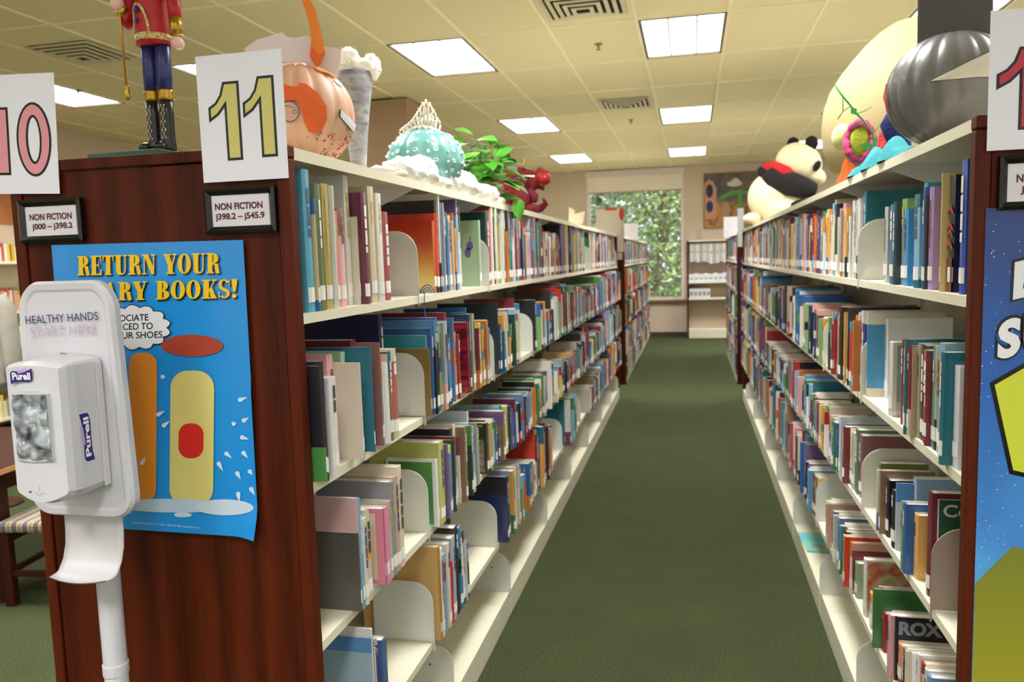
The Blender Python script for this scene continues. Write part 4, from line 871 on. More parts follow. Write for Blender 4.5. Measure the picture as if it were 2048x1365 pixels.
# dispenser body
dw = .073; y0, y1 = -.158, -.053
def dprof(z0, z1):     # front outline with rounded chin and domed top
    p = [(-dw, z0+.03)]+[(-dw*.9+dw*1.8*i/10, z0+.018-.020*math.sin(math.pi*i/10)) for i in range(11)]+[(dw, z0+.03), (dw, z1-.012)]+[(dw*.96-dw*1.92*i/8, z1-.006+.008*math.sin(math.pi*i/8)) for i in range(9)]+[(-dw, z1-.012)]
    return p
z0, z1 = HC-.478, HC-.176
prf = dprof(z0, z1); N = len(prf); mb = MB(); vs = []
for q, yy in ((0, y1), (0, y0+.03), (-.003, y0+.012), (-.010, y0)):
    vs += [(p[0], yy-(.008*(1-(p[0]/dw)**2) if yy == y0 else 0), p[1]) for p in (offset_poly(prf, q) if q else prf)]
mb.add(vs, [(a*N+i, a*N+(i+1) % N, (a+1)*N+(i+1) % N, (a+1)*N+i) for a in range(3) for i in range(N)])
fc = offset_poly(prf, -.010); o = len(mb.v)
# front face is a grid so it can bulge
nx_, nz_ = 12, 16; xs_ = [min(p[0] for p in fc), max(p[0] for p in fc)]
zmid = (z0+z1)/2
cen = len(mb.v); mb.add([(0, y0-.008, zmid)], []); 
for i in range(N): mb.f.append([3*N+i, 3*N+(i+1) % N, cen]); mb.c.append(None)
disp = mb.build('dispenser', M_WHITE, st, False, bevel=0)
MB().box(dw+.0002, dw+.0035, y1-.018, y1, HC-.46, HC-.19).build('back_shell', M_WHITE, disp, bevel=.002)
# window with crumpled bag
wq = [(-dw*.66, HC-.243), (dw*.52, HC-.243), (dw*.50, HC-.376), (-dw*.62, HC-.376)]
wp = [(wq[0][0]+(wq[1][0]-wq[0][0])*i/6, wq[0][1]+.007*math.sin(math.pi*i/6)) for i in range(7)]+[(wq[2][0]+(wq[3][0]-wq[2][0])*i/6, wq[2][1]-.006*math.sin(math.pi*i/6)) for i in range(7)]
MB().prism(offset_poly(wp, .0025), XZ, y0-.0105, y0-.004).build('window_rim', mat('c9ccd0', .3), disp)
wv = MB(); rg = random.Random(5); nx_, nz_ = 16, 22; vs = []
for j in range(nz_+1):
    for i in range(nx_+1):
        u, v = i/nx_, j/nz_; x = wq[3][0]+(wq[2][0]-wq[3][0])*u+.002; z = HC-.376+.133*v
        vs.append((x, y0-.0112-.0028*abs(math.sin(9*u+7*v*v)+math.sin(13*v-4*u*u)), z))
wv.add(vs, [(j*(nx_+1)+i, j*(nx_+1)+i+1, (j+1)*(nx_+1)+i+1, (j+1)*(nx_+1)+i) for j in range(nz_) for i in range(nx_)])
wv.build('gel_bag', ramp_mat('gel', ['303438', '7c8288', 'b8bec4', 'f0f4f8'], 26, .06, coat=.8, distort=.6), disp)
# brand labels
def flag(orient, m1, m2, parent):
    u0 = [(0, .0), (0, .62), (.04, .78), (.14, .84), (.3, .80), (.6, .78), (.82, .88), (.98, 1), (.98, .35), (.92, .2), (.8, .14), (.5, .16), (.2, .14)]
    b = MB(); b.add([orient(x, z, 0) for x, z in u0], [tuple(range(len(u0)))]); b.build('brand_flag', m1, parent)
    b = MB(); b.add([orient(x, z, .0004) for x, z in ((.32, .66), (.42, .88), (.74, 1.02), (.7, .78))], [(0, 1, 2, 3)]); b.build('brand_accent', m2, parent)
    text_on('Purell', (orient(.1, .28, .0008), orient(.9, .28, .0008), orient(.1, .74, .0008)), mat('f4f4f6', .4), parent, (0, 0, 0), .035)
M_NAVY = mat('241a78', .35); M_LIL = mat('c8a0d4', .4)
flag(lambda x, z, d: (-dw*.62+.055*x, y0-.0105-d, HC-.222+.033*z), M_NAVY, M_LIL, disp)
flag(lambda x, z, d: (dw+.0006+d, y0+.066-.034*z, HC-.395+.105*x), M_NAVY, M_LIL, disp)
MB().prism(circ(-.025, HC-.448, .0016, n=10), XZ, y0-.0100, y0-.006).build('sensor_dot', M_BLACK, disp)
hb = MB()
for k in range(5):
    a = math.radians(-60+30*k); hb.tube([(-.002+.003*math.sin(a), y0-.0092, HC-.452-.002*math.cos(a)), (-.002+.010*math.sin(a), y0-.0092, HC-.449-.007*math.cos(a)+.004)], .0005, 5)
hb.tube([(-.002, y0-.0092, HC-.445), (-.002, y0-.0092, HC-.436)], .0005, 5); hb.build('hand_icon', mat('b4b4b8', .5), disp)
cr = MB()
for k in range(7): cr.blob((.012+.006*math.cos(k*2.1), -.088+.004*math.sin(k*1.7), z1+.0075), (.0045, .002, .0018), 8, 5)
cr.build('tape_scrap', mat('a88a5c', .7), disp)
# drip tray: bent sheet
tp = [(-.030, -.53), (-.031, -.58), (-.034, -.61), (-.044, -.64), (-.060, -.662), (-.082, -.672), (-.100, -.672), (-.104, -.668)]
mb = MB(); vs = []; n = 10
for lay in (0, .003):
    for k, (y, z) in enumerate(tp):
        for i in range(n+1):
            u = -1+2*i/n; wd = .076*(1-.0*k)*(1 if k < 6 else .96); fb = (.012*u*u if k >= 5 else 0)
            vs.append((wd*u, y+lay+fb*.8, HC+z+lay*(.9 if k > 3 else 0)*-1+.006*u*u*(1 if k > 4 else 0)))
K = len(tp)*(n+1); f0 = [(j*(n+1)+i, j*(n+1)+i+1, (j+1)*(n+1)+i+1, (j+1)*(n+1)+i) for j in range(len(tp)-1) for i in range(n)]
edge = [(j*(n+1)+e, (j+1)*(n+1)+e, K+(j+1)*(n+1)+e, K+j*(n+1)+e) for j in range(len(tp)-1) for e in (0, n)]+[((len(tp)-1)*(n+1)+i, (len(tp)-1)*(n+1)+i+1, K+(len(tp)-1)*(n+1)+i+1, K+(len(tp)-1)*(n+1)+i) for i in range(n)]
mb.add(vs, f0+[tuple(q+K for q in f) for f in f0]+edge); mb.build('drip_tray', mat('c8c5c6', .35), st, True)

# ------------------------------------------------------------------ things on top of the left bookcase
T = CT
def gum(o, nm='x'): return o
# nutcracker
nk = thing('nutcracker', 'tall red and blue nutcracker soldier standing on the left bookcase', 'nutcracker', (-1.288, 1.775, T), 0)
nk.rotation_euler = (0, 0, math.radians(-4)); nk.scale = (.80, .80, 1.10)
M_RED = mat('b41018', .45); M_NB = mat('1a2464', .38, coat=.15); M_BB = mat('0a0a0c', .32, coat=.2); M_SKIN = mat('f0c0b4', .3); M_TRIM = ramp_mat('gold_braid', ['6a5520', 'b89a4a', 'e6d49a', '8a6a28'], 160, .35)
MB().box(-.21, .06, -.09, .055, 0, .020).build('plinth', mat('1e4a30', .4), nk, bevel=.004)
for s in (-1, 1):
    x = .026*s
    MB().lathe([(.0, .022), (.022, .022), (.0225, .03), (.0195, .05), (.0205, .10), (.0215, .135), (0, .135)], (x, 0, 0), 20).build('boot', M_BB, nk, True)
    MB().blob((x-.012, -.028, .030), (.021, .026, .012), 16, 8).build('boot_toe', M_BB, nk, True)
    MB().lathe([(0, .135), (.0235, .135), (.025, .14), (.022, .146), (.025, .152), (.0235, .157), (0, .157)], (x, 0, 0), 20).build('boot_band', M_GOLD, nk, True)
    MB().lathe([(0, .157), (.021, .157), (.0225, .20), (.0235, .27), (0, .27)], (x, 0, 0), 20).build('leg', M_NB, nk, True)
    lc = MB()
    for k in range(5):
        z = .05+.018*k
        for q in (-1, 1):
            lc.blob((x+q*.006, -.0205, z), .0022, 8, 6)
            if k < 4: lc.tube([(x+q*.006, -.0215, z), (x-q*.006, -.0215, z+.018)], .0006, 5)
    lc.build('boot_lace', mat('d8c8a0', .3), nk)
MB().lathe([(0, .255), (.054, .255), (.055, .27), (.048, .33), (.047, .36), (.052, .40), (.058, .46), (.052, .49), (.03, .505), (0, .505)], (0, 0, 0), 28).build('coat', M_RED, nk, True)
for z, hh, r0 in ((.262, .014, .0565), (.35, .018, .0490)):
    MB().lathe([(r0-.004, z), (r0, z), (r0+.001, z+hh/2), (r0, z+hh), (r0-.004, z+hh)], (0, 0, 0), 32).build('gold_trim', M_TRIM, nk, True)
br = MB(); pts = []
for i in range(13):
    a = math.pi*i/12; pts.append((-.006+.036*math.cos(a)-.008, -math.sqrt(max(.0008, .0535**2-(.036*math.cos(a)-.014)**2))-.001, .275+.062*math.sin(a)))
br.tube(pts, .0042, 7); pts = [(.04*math.cos(math.pi+math.pi*i/12), -.0545+.012*abs(math.cos(math.pi*i/12)), .405-.028*math.sin(math.pi*i/12)) for i in range(13)]; br.tube(pts, .004, 7); br.build('gold_braid', M_TRIM, nk, True)
for x, z in ((-.018, .325), (-.018, .303), (-.03, .415), (.022, .418)): MB().blob((x, -.053, z), .006, 10, 8).build('button', mat('2a3aa0', .25), nk, True)
# arms
for s, elbow, hand in ((1, (.082, -.005, .35), (.092, -.012, .252)), (-1, (-.080, -.015, .315), (-.088, -.045, .345))):
    a = MB(); sh_ = (.055*s, 0, .465); a.tube([sh_, ((sh_[0]+elbow[0])/2+.004*s, 0, .42), elbow], [.024, .024, .021], 14); 
    mid = tuple(e+(h-e)*.45 for e, h in zip(elbow, hand)); a.tube([elbow, mid], [.021, .019], 14); a.blob(elbow, .021, 12, 8); a.build('arm', M_RED, nk, True)
    m2 = tuple(e+(h-e)*.80 for e, h in zip(elbow, hand)); MB().tube([mid, m2], [.019, .0205], 16).build('cuff', M_GOLD, nk, True)
    MB().blob(hand, (.020, .020, .0145), 16, 10).build('hand', M_SKIN, nk, True)
sf = MB(); sf.tube([(-.078, -.046, .165), (-.090, -.046, .50)], .0042, 10); sf.build('staff', M_GOLD, nk, True)
MB().lathe([(0, 0), (.007, .0), (.011, .008), (.010, .018), (.006, .024), (.009, .028), (.005, .032), (0, .032)], (-.077, -.046, .135), 14).build('staff_tip', M_GOLD, nk, True)
MB().lathe([(0, 0), (.010, 0), (.012, .006), (.008, .012), (.012, .018), (.008, .024), (.013, .03), (.013, .045), (0, .05)], (-.089, -.046, .365), 14).build('staff_knob', M_GOLD, nk, True)
MB().lathe([(0, .50), (.03, .50), (.034, .52), (.036, .56), (.033, .60), (0, .60)], (0, 0, 0), 22).build('head', M_SKIN, nk, True)
MB().prism([(-.022, .545), (.022, .545), (.018, .515), (0, .495), (-.018, .515)], XZ, -.044, -.030).build('beard', mat('f0eee8', .9), nk, bevel=.004)
MB().lathe([(0, .595), (.042, .595), (.042, .605), (.036, .607), (.040, .68), (0, .685)], (0, 0, 0), 22).build('hat', M_BB, nk, True)
ey = MB(); [ey.blob((x, -.034, .572), .004, 8, 6) for x in (-.012, .012)]; ey.build('eye', M_BLACK, nk)

# helper: pumpkin with view-based patches
def pumpkin_fn(nr, amp): return lambda th, ph: 1-amp*(1-abs(math.sin(nr*th/2)))**2*max(0, math.sin(ph))**.5-.08*max(0, abs(math.cos(ph))-.8)
def patch(c, r, poly, m, name, parent, off=.003, rings=4, thick=.002, scale=1.0):
    """surface piece on an ellipsoid; poly in (azimuth seen from the viewer, + to the right, height fraction -1..1)"""
    vx, vy = c[0], c[1]; L_ = math.hypot(vx, vy); v = (vx/L_, vy/L_); rt_ = (v[1], -v[0])
    def S(a, h, o):
        a = math.radians(a); k = math.sqrt(max(0, 1-h*h)); d = (math.cos(a)*-v[0]+math.sin(a)*rt_[0], math.cos(a)*-v[1]+math.sin(a)*rt_[1])
        return (d[0]*(r[0]+o)*k, d[1]*(r[0]+o)*k, r[1]+h*(r[1]+o))
    ca = sum(p[0] for p in poly)/len(poly); ch = sum(p[1] for p in poly)/len(poly); n = len(poly); b = MB(); vs = [S(ca, ch, off)]
    for k in range(1, rings+1): vs += [S(ca+(a-ca)*k/rings, ch+(h-ch)*k/rings, off) for a, h in poly]
    vs += [S(a, h, off-thick) for a, h in poly]
    fs = [(0, 1+i, 1+(i+1) % n) for i in range(n)]+[(1+(k-1)*n+i, 1+(k-1)*n+(i+1) % n, 1+k*n+(i+1) % n, 1+k*n+i) for k in range(1, rings+1) for i in range(n)]
    b.add(vs, fs); return b.build(name, m, parent, False)
# painted face pumpkin
c = (-1.055, 2.06, T); R, HZ = .150, .142
fp = thing('painted_pumpkin', 'peach pumpkin with orange sideburn, smile and white paper hat on the left bookcase', 'pumpkin', c)
MB().blob((0, 0, HZ), (R, R, HZ), 96, 24, pumpkin_fn(16, .045)).build('pumpkin_shell', ramp_mat('peach_paint', ['c8846c', 'e0ae92', 'e8bc9c', 'e6b28e'], 3, .45), fp, True)
hair = [(-34, .42), (-26, .50), (-20, .42), (-10, .36), (-2, .34), (2, .42), (8, .40), (18, .26), (26, .02), (27, -.2), (22, -.42), (14, -.46), (8, -.44), (4, -.3), (4, -.05), (0, .10), (-10, .14), (-24, .12), (-36, .1)]
patch(c, (R, HZ), hair, mat('e8662c', .8), 'felt_sideburn', fp, .004, 5)
ear = [(a*9-10, h*.17-.10) for a, h in circ(0, 0, 1, 1, 18)]; patch(c, (R, HZ), ear, mat('dba892', .6), 'ear', fp, .006, 4)
ring = MB()
vx, vy = c[0], c[1]; L_ = math.hypot(vx, vy); v = (vx/L_, vy/L_); rt_ = (v[1], -v[0])
def FS(a, h, o): a = math.radians(a); k = math.sqrt(1-h*h); return ((math.cos(a)*-v[0]+math.sin(a)*rt_[0])*(R+o)*k, (math.cos(a)*-v[1]+math.sin(a)*rt_[1])*(R+o)*k, HZ+h*(HZ+o))
ring.tube([FS(p[0], p[1], .007) for p in ear]+[FS(*ear[0], .007)], .0010, 5); ring.tube([FS(-14+8*i/5, -.02+.02*math.sin(i), .008) for i in range(6)], .0006, 5); ring.tube([FS(-5+2*math.cos(i*1.05), -.11+.03*math.sin(i*1.05), .008) for i in range(7)], .0007, 5)
ring.build('ear_outline', mat('5a4038', .6), fp)
mo = [(42, -.12), (50, -.21), (62, -.29), (78, -.33), (80, -.18), (64, -.14), (52, -.06), (43, .0)]
patch(c, (R, HZ), mo, M_BLACK, 'mouth_outline', fp, .003, 4); patch(c, (R, HZ), [(a*.95+3, h*.93-.012) for a, h in mo], M_PAPER, 'smile', fp, .0042, 4)
patch(c, (R, HZ), [(26, .77), (34, .80), (46, .75), (58, .66), (56, .60), (44, .68), (30, .70)], mat('f09a48', .8), 'eyebrow', fp, .006, 3)
patch(c, (R, HZ), [(48, .58), (53, .62), (60, .55), (60, .47), (52, .49)], M_PAPER, 'eye', fp, .003, 3)
sb = MB(); rs = random.Random(2)
for _ in range(160):
    a, h = rs.uniform(5, 82), rs.uniform(-.92, -.38); 
    if rs.random() < .75*(a/80): p = FS(a, h, .0005); sb.blob(p, rs.uniform(.0012, .0034), 6, 4)
tag(sb.build('painted_stubble', mat('b4523a', .7), fp), kind='stuff')
def vplane(c):      # plane across the view through a point: (u to the right, z) -> local
    vx, vy = c[0], c[1]; L_ = math.hypot(vx, vy); v = (vx/L_, vy/L_); rt_ = (v[1], -v[0])
    return lambda u, z, d=0: (rt_[0]*u+v[0]*d, rt_[1]*u+v[1]*d, z)
F = vplane(c)
hat = [(-.135, .305), (-.10, .33), (-.035, .352), (-.022, .34), (.0, .338), (.03, .346), (.042, .338), (.055, .32), (.085, .318), (.118, .312), (.112, .272), (.094, .238), (.06, .262), (.02, .276), (-.05, .276), (-.12, .27)]
MB().prism(hat, F, -.055, -.049).build('paper_hat', mat('e6d8d4', .7), fp); MB().prism([(x*.98, z-.004) for x, z in hat], F, .045, .05).build('paper_hat_back', mat('e6d8d4', .7), fp)
fe = [(.050, .262), (.034, .29), (.040, .335), (.034, .39), (.020, .44), (.004, .492), (.014, .492), (.036, .45), (.054, .41), (.064, .365), (.074, .30), (.064, .276)]
MB().prism(fe, F, -.072, -.056).build('felt_feather', mat('f28a34', .8), fp); MB().prism([(.034, .29), (.040, .312), (.058, .290), (.074, .30), (.064, .272), (.050, .260)], F, -.078, -.073).build('feather_base', mat('ea6a28', .8), fp)
# grey cone
c = (-1.13, 2.62, T); cn = thing('paper_cone', 'tall grey paper cone topped with white fluff behind the painted pumpkin', 'cone', c)
MB().lathe([(0, 0), (.022, 0), (.026, .06), (.036, .17), (.048, .27), (.060, .345), (.066, .385), (.060, .385), (.04, .30), (0, .28)], (0, 0, 0), 32).build('cone', ramp_mat('grey_paint', ['5c5c62', '8c8c90', 'a4a4a4', '74747a'], 14, .6, stretch=(1, 1, 2.5)), cn, True)
def fluff(name, m, parent, lumps, seed=1, zmin=None):
    b = MB(); r_ = random.Random(seed)
    for (x, y, z, rx, ry, rz) in lumps:
        ph0 = r_.uniform(0, 6); b.blob((x, y, z), (rx, ry, rz), 22, 14, lambda th, ph: 1+.09*math.sin(5*th+ph0+3*ph)+.06*math.sin(9*ph+2*th+ph0)+.04*math.sin(13*th-7*ph))
    if zmin is not None: b.v = [(x, y, max(z, zmin)) for x, y, z in b.v]
    return b.build(name, m, parent, True)
M_COT = mat('fbf8ee', 1.0, spec=.0, bump=.7, bscale=60)
fluff('white_fluff', M_COT, cn, [(-.02, 0, .40, .06, .05, .035), (.03, .0, .40, .05, .05, .03), (-.012, -.01, .435, .036, .034, .034), (.058, .015, .405, .032, .032, .042), (.0, .02, .41, .05, .04, .03)])
tag(fluff('tissue_scrap', mat('d83a48', .9), None, [(-1.10, 2.47, T+.009, .035, .02, .009), (-1.06, 2.52, T+.006, .02, .016, .006)], 1, T+.0005), 'scraps of red tissue at the foot of the grey cone', 'tissue')
# turquoise pumpkin with tiara on cotton
c = (-1.005, 2.98, T); bp_ = thing('jeweled_pumpkin', 'turquoise glittered pumpkin with rhinestones and silver tiara', 'pumpkin', c); R, HZ = .150, .122
MB().blob((0, 0, HZ), (R, R, HZ), 96, 22, pumpkin_fn(14, .06)).build('pumpkin_shell', ramp_mat('turq_paint', ['4c948c', '62a69e', '78b2aa', '5a92a2'], 6, .35, coat=.3), bp_, True)
GEMS = []; sw = MB()
vx, vy = c[0], c[1]; L_ = math.hypot(vx, vy); v = (vx/L_, vy/L_); rt_ = (v[1], -v[0])
for a in range(-90, 91, 30):
    for h in (.95, .72, .45, .15, -.15, -.45): GEMS.append((FS(a+4, h, .001), rs.uniform(.8, 1.25)))
for a in range(-75, 90, 30):
    for h in (.78, .5, .2, -.12, -.4):
        p = [FS(a+3.2*math.cos(k*.9), h+.055*math.sin(k*.9)*(1-.05*k), .001) for k in range(9)]; sw.tube(p, .0022, 5)
gm_ = None
for p_, s_ in GEMS:
    if gm_ is None: gm_ = MB().blob((0, 0, 0), .0055, 7, 5).build('rhinestone', mat('f4f0ea', .1, coat=1), bp_); o = gm_
    else: o = gm_.copy(); COL.objects.link(o)
    o.location = p_; o.scale = (s_, s_, s_)
0; sw.build('glitter_swirl', mat('e8f4f0', .2, metal=.2), bp_)
ti = MB(); F = vplane(c)
base = [(-.085+.0, .215), (-.05, .232), (-.01, .246), (.03, .25), (.05, .245)]
for k in range(11):
    u = k/10; x = -.085+.135*u; z = .222+.03*math.sin(math.pi*min(1, u*.9)); hh = .018+.075*math.exp(-((u-.72)/.28)**2)
    d = -.03+.06*(u-.5)**2
    ti.tube([F(x+.011*math.cos(q*.785), z+hh*.5+hh*.5*math.sin(q*.785), d) for q in range(9)], .0036, 6)
    ti.blob(F(x, z+hh+.003, d), .0055, 7, 5)
ti.tube([F(-.09+.145*i/12, .218+.03*math.sin(math.pi*min(1, i/12*.9)), -.03+.06*(i/12-.5)**2) for i in range(13)], .005, 7); ti.tube([F(-.08+.125*i/12, .236+.045*math.sin(math.pi*i/12*.8), -.03+.06*(i/12-.5)**2) for i in range(13)], .003, 7)
ti.build('tiara', mat('f4ead8', .25, metal=.15), bp_, True)
tag(fluff('cotton_snow', M_COT, None, [(-.945, 2.40, T+.014, .06, .13, .018), (-.935, 2.56, T+.034, .058, .14, .046), (-.93, 2.70, T+.044, .055, .12, .056), (-.93, 2.88, T+.020, .052, .10, .026), (-.93, 3.04, T+.042, .054, .12, .056), (-.93, 3.22, T+.046, .056, .17, .054), (-.935, 3.44, T+.032, .054, .15, .040), (-.94, 3.64, T+.036, .06, .10, .044), (-.93, 3.79, T+.016, .05, .05, .022)], 4, T+.0005), 'white cotton batting spread along the shelf edge under the turquoise pumpkin', 'cotton batting')
# potted pothos
pp = thing('potted_plant', 'leafy green pothos plant in a tan pot on the left bookcase', 'plant', (-1.02, 3.86, T))
MB().lathe([(0, 0), (.06, 0), (.075, .10), (.08, .10), (.08, .115), (.07, .115), (.068, .10), (0, .10)], (0, 0, 0), 26).build('pot', mat('a8906c', .6), pp, True)
M_LEAF = ramp_mat('pothos_leaf', ['2f7a1e', '4c9c2c', '7abf44'], 9, .28, coat=.3)
rl = random.Random(9); stems = MB()
def leaf(tip, dirv, up, L_):
    d = Vector(dirv).normalized(); u = Vector(up); s = d.cross(u).normalized(); nrm = s.cross(d).normalized(); o = Vector(tip); b = MB()
    prof = [(0, 0), (.12, .30), (.3, .42), (.5, .40), (.7, .30), (.88, .13), (1, 0)]; vs = []
    for t_, w_ in prof:
        c_ = o+d*L_*t_-nrm*L_*.35*t_*t_; vs += [c_-s*L_*w_+nrm*L_*.10*w_, c_, c_+s*L_*w_+nrm*L_*.10*w_]
    b.add(vs, [(3*i+j, 3*i+j+1, 3*i+4+j, 3*i+3+j) for i in range(6) for j in range(2)]); return b.build('leaf', M_LEAF, pp, True)
lf = []
for k in range(95):
    a = rl.uniform(0, 6.28); el = rl.uniform(-.1, 1.25); rad = rl.uniform(.06, .20); 
    p = Vector((math.cos(a)*rad*math.cos(el)*.95, math.sin(a)*rad*math.cos(el)*1.25, .12+rad*math.sin(el)*1.2)); stems.tube([(0, 0, .10), p*.6+Vector((0, 0, .06)), p], .0022, 5)
    leaf(p, (p.x+rl.uniform(-.05, .05), p.y+rl.uniform(-.05, .05), rl.uniform(-.06, .06)), (0, 0, 1), rl.uniform(.07, .11))
for P_, d in (((.0, -.08, .33), (-.3, -.4, .3)), ((.02, -.10, .31), (.6, -.3, .1)), ((-.04, -.12, .30), (-.6, -.3, .3)), ((.06, .06, .24), (.5, .2, .5)), ((.17, .02, .03), (.3, .1, -.8)), ((.115, -.03, .03), (.4, .4, .2)), ((-.02, .10, .23), (.2, .8, .5)), ((.10, .10, .20), (.3, .6, .6))):
    stems.tube([(0, 0, .10), (P_[0]*.6, P_[1]*.6, P_[2]*.8+.05), P_], .0024, 5); leaf(P_, d, (.2, -.5, 1), .11)
stems.build('stem', mat('5a8a34', .5), pp)
# dragon plush
c = (-1.0, 4.72, T); F = vplane(c); dg_ = thing('plush_dragon', 'crimson plush dragon with wings sitting on the left bookcase', 'plush toy', c)
M_DR = mat('741420', .85, noise=.25, nscale=60, bump=.4, bscale=250); M_DR2 = mat('94161a', .6)
b = MB(); B3 = lambda u, z, d=0: Vector(F(u, z, d))
b.blob(B3(.0, .092), (.075, .075, .09), 22, 14); b.tube([B3(0, .12), B3(-.004, .19, -.01), B3(-.02, .235, -.02)], [.06, .046, .042], 14); b.blob(B3(-.012, .245, -.025), (.055, .05, .042), 20, 12); b.blob(B3(.045, .235, -.05), (.045, .038, .028), 18, 10)
for s in (-1, 1): b.tube([B3(.055*s, .13, -.03), B3(.085*s, .10, -.06), B3(.08*s, .07, -.075)], [.026, .022, .016], 10); b.blob(B3(.07*s, .03, -.05), (.042, .055, .03), 14, 9)
b.tube([B3(.07, .03, .04), B3(.12, .035, .02), B3(.15, .06, .01), B3(.135, .09, .0)], [.03, .024, .018, .008], 10)
b.build('body', M_DR, dg_, True)
for s, k in ((-1, .8), (1, 1.15)):
    wg = [(.03*s, .20), (.10*s*k, .285), (.15*s*k, .26), (.165*s*k, .19), (.13*s*k, .185), (.125*s*k, .14), (.09*s*k, .155), (.06*s, .12)]
    MB().prism(wg, F, .035, .055).build('wing', M_DR2, dg_, bevel=.008)
for s in (-1, 1): MB().tube([B3(-.015+.03*s, .275, -.01), B3(-.015+.042*s, .31, .0), B3(-.015+.04*s, .335, .01)], [.010, .007, .002], 8).build('horn', mat('d8a040', .6), dg_, True)
e = MB(); [e.blob(B3(-.006+.028*s, .262, -.068), .0085, 10, 7) for s in (-1, 1)]; e.build('eye', M_BLACK, dg_, True)
MB().prism([(.01, .215), (.085, .212), (.085, .222), (.01, .224)], F, -.092, -.06).build('teeth', mat('f0e8dc', .6), dg_)
MB().blob(B3(.14, .205, -.02), (.045, .045, .04), 16, 10).build('red_ball', mat('a81a18', .35), dg_, True)
# folded note and back-to-back sign at the end of the left bookcase
cq = atX(1152, 440, -.93); t = thing('folded_card', 'small folded cream card standing on the left bookcase', 'card', (-.96, 6.72, T)); F = vplane((-.96, 6.72))
MB().prism([(-.055, .0), (.0, .0), (.0, .135), (-.05, .16)], F, 0, .002).build('card_leaf', mat('e8e2c4', .7), t); MB().prism([(.0, .0), (.07, .02), (.085, .12), (.0, .10)], F, .002, .004).build('card_leaf', mat('e8e2c4', .7), t)
t = thing('paper_sign', 'pale paper number sign with a red edge at the end of left bookcase', 'sign', (-.96, 9.62, T))
MB().box(-.16, .14, .0, .002, -.0, .30).build('paper', mat('d6cabb', .7), t); MB().prism(circ(.15, .235, .03, .075, 18), XZ, -.003, -.001).build('red_numeral', mat('c8301c', .6), t); MB().box(-.05, .09, -.003, -.001, .285, .31).build('red_numeral', mat('c8301c', .6), t)
t = thing('paper_sign', 'white paper sign taped to the dark end panel beyond the cross aisle', 'sign', (-.93, 10.70, 1.80)); MB().box(-.09, .05, -.004, -.001, 0, .42).build('paper', mat('d8cfc2', .7), t); MB().box(-.09, .03, -.006, -.0045, -.10, -.01).build('paper_tag', mat('cfc4b6', .7), t)
t = thing('paper_sign', 'small white paper sign atop the farther left bookcase', 'sign', (-1.02, 14.0, CT)); MB().box(-.12, .12, 0, .004, 0, .30).build('paper', M_PAPER, t)
t = thing('paper_sign', 'small white paper sign atop the farther right bookcase', 'sign', (.66, 13.0, CT)); MB().box(-.16, .14, 0, .004, -.03, .30).build('paper', M_PAPER, t)
t = thing('paper_sign', 'white paper strip on the dark end panel right of the aisle', 'sign', (.62, 10.785, 1.82)); MB().box(-.03, .05, -.003, -.001, 0, .50).build('paper', M_PAPER, t)
t = thing('paper_banner', 'purple vertical banner of small white marks on the far right end panel', 'banner', (.66, 10.79, .55)); MB().box(-.055, .045, -.003, -.001, 0, 1.15).build('banner', mat('4a2048', .6), t)
mk = MB(); [mk.blob((-.003, -.004, .08+.1*k), (.02, .002, .03), 8, 6) for k in range(11)]; mk.build('banner_marks', mat('c8b4c4', .6), t)

# ------------------------------------------------------------------ things on top of the right bookcase
c = (.705, 2.46, T); R, HZ = .168, .157
gp = thing('grey_pumpkin', 'glossy grey pumpkin with a cut open mouth and grey box hat', 'pumpkin', c)
MB().blob((0, 0, HZ), (R, R, HZ), 110, 26, pumpkin_fn(18, .05)).build('pumpkin_shell', mat('6e6c6b', .36, coat=.25, noise=.08, nscale=8), gp, True)
vx, vy = c[0], c[1]; L_ = math.hypot(vx, vy); v = (vx/L_, vy/L_); rt_ = (v[1], -v[0])
mo = [(-16, .02), (0, .14), (14, .26), (30, .38), (37, .42), (43, .30), (50, .06), (50, -.0), (20, .0), (0, .0)]
patch(c, (R, HZ), [(a*1.03-.6, h*1.05) for a, h in mo], mat('4a3a24', .8), 'cardboard_edge', gp, .003, 5); patch(c, (R, HZ), mo, mat('cfcabc', .7), 'mouth', gp, .0045, 5)
patch(c, (R, HZ), [(40, -.02), (56, .02), (60, -.1), (44, -.12)], mat('c8584a', .6), 'red_mark', gp, .003, 3)
F = vplane(c); MB().prism([(-.086, .26), (.094, .29), (.090, .62), (-.090, .62)], F, -.02, .14).build('box_hat', mat('4e4a48', .55), gp, bevel=.006)
patch(c, (R, HZ), [(-78, -.02), (-70, .18), (-66, -.1), (-68, -.38)], mat('b0584c', .6), 'side_fin', gp, .006, 3)
od = thing('orange_disc', 'orange felt disc tucked beside the red 12 sign', 'disc', (.735, 1.99, T)); MB().prism(circ(0, .085, .04, .075, 24), XZ, -.004, .004).build('felt_disc', mat('e0962c', .8), od)
# giant cream gourd
c = (.90, 3.62, T); wg_ = thing('giant_gourd', 'huge smooth cream gourd standing on the right bookcase', 'gourd', c)
MB().lathe([(0, 0), (.20, .0), (.27, .02), (.32, .07), (.35, .15), (.357, .24), (.348, .32), (.325, .39), (.28, .46), (.235, .515), (.19, .565), (.14, .61), (.09, .64), (.04, .655), (0, .66)], (0, 0, 0), 56).build('gourd_shell', mat('b4a678', .7, noise=.04, nscale=8, spec=.2), wg_, True)
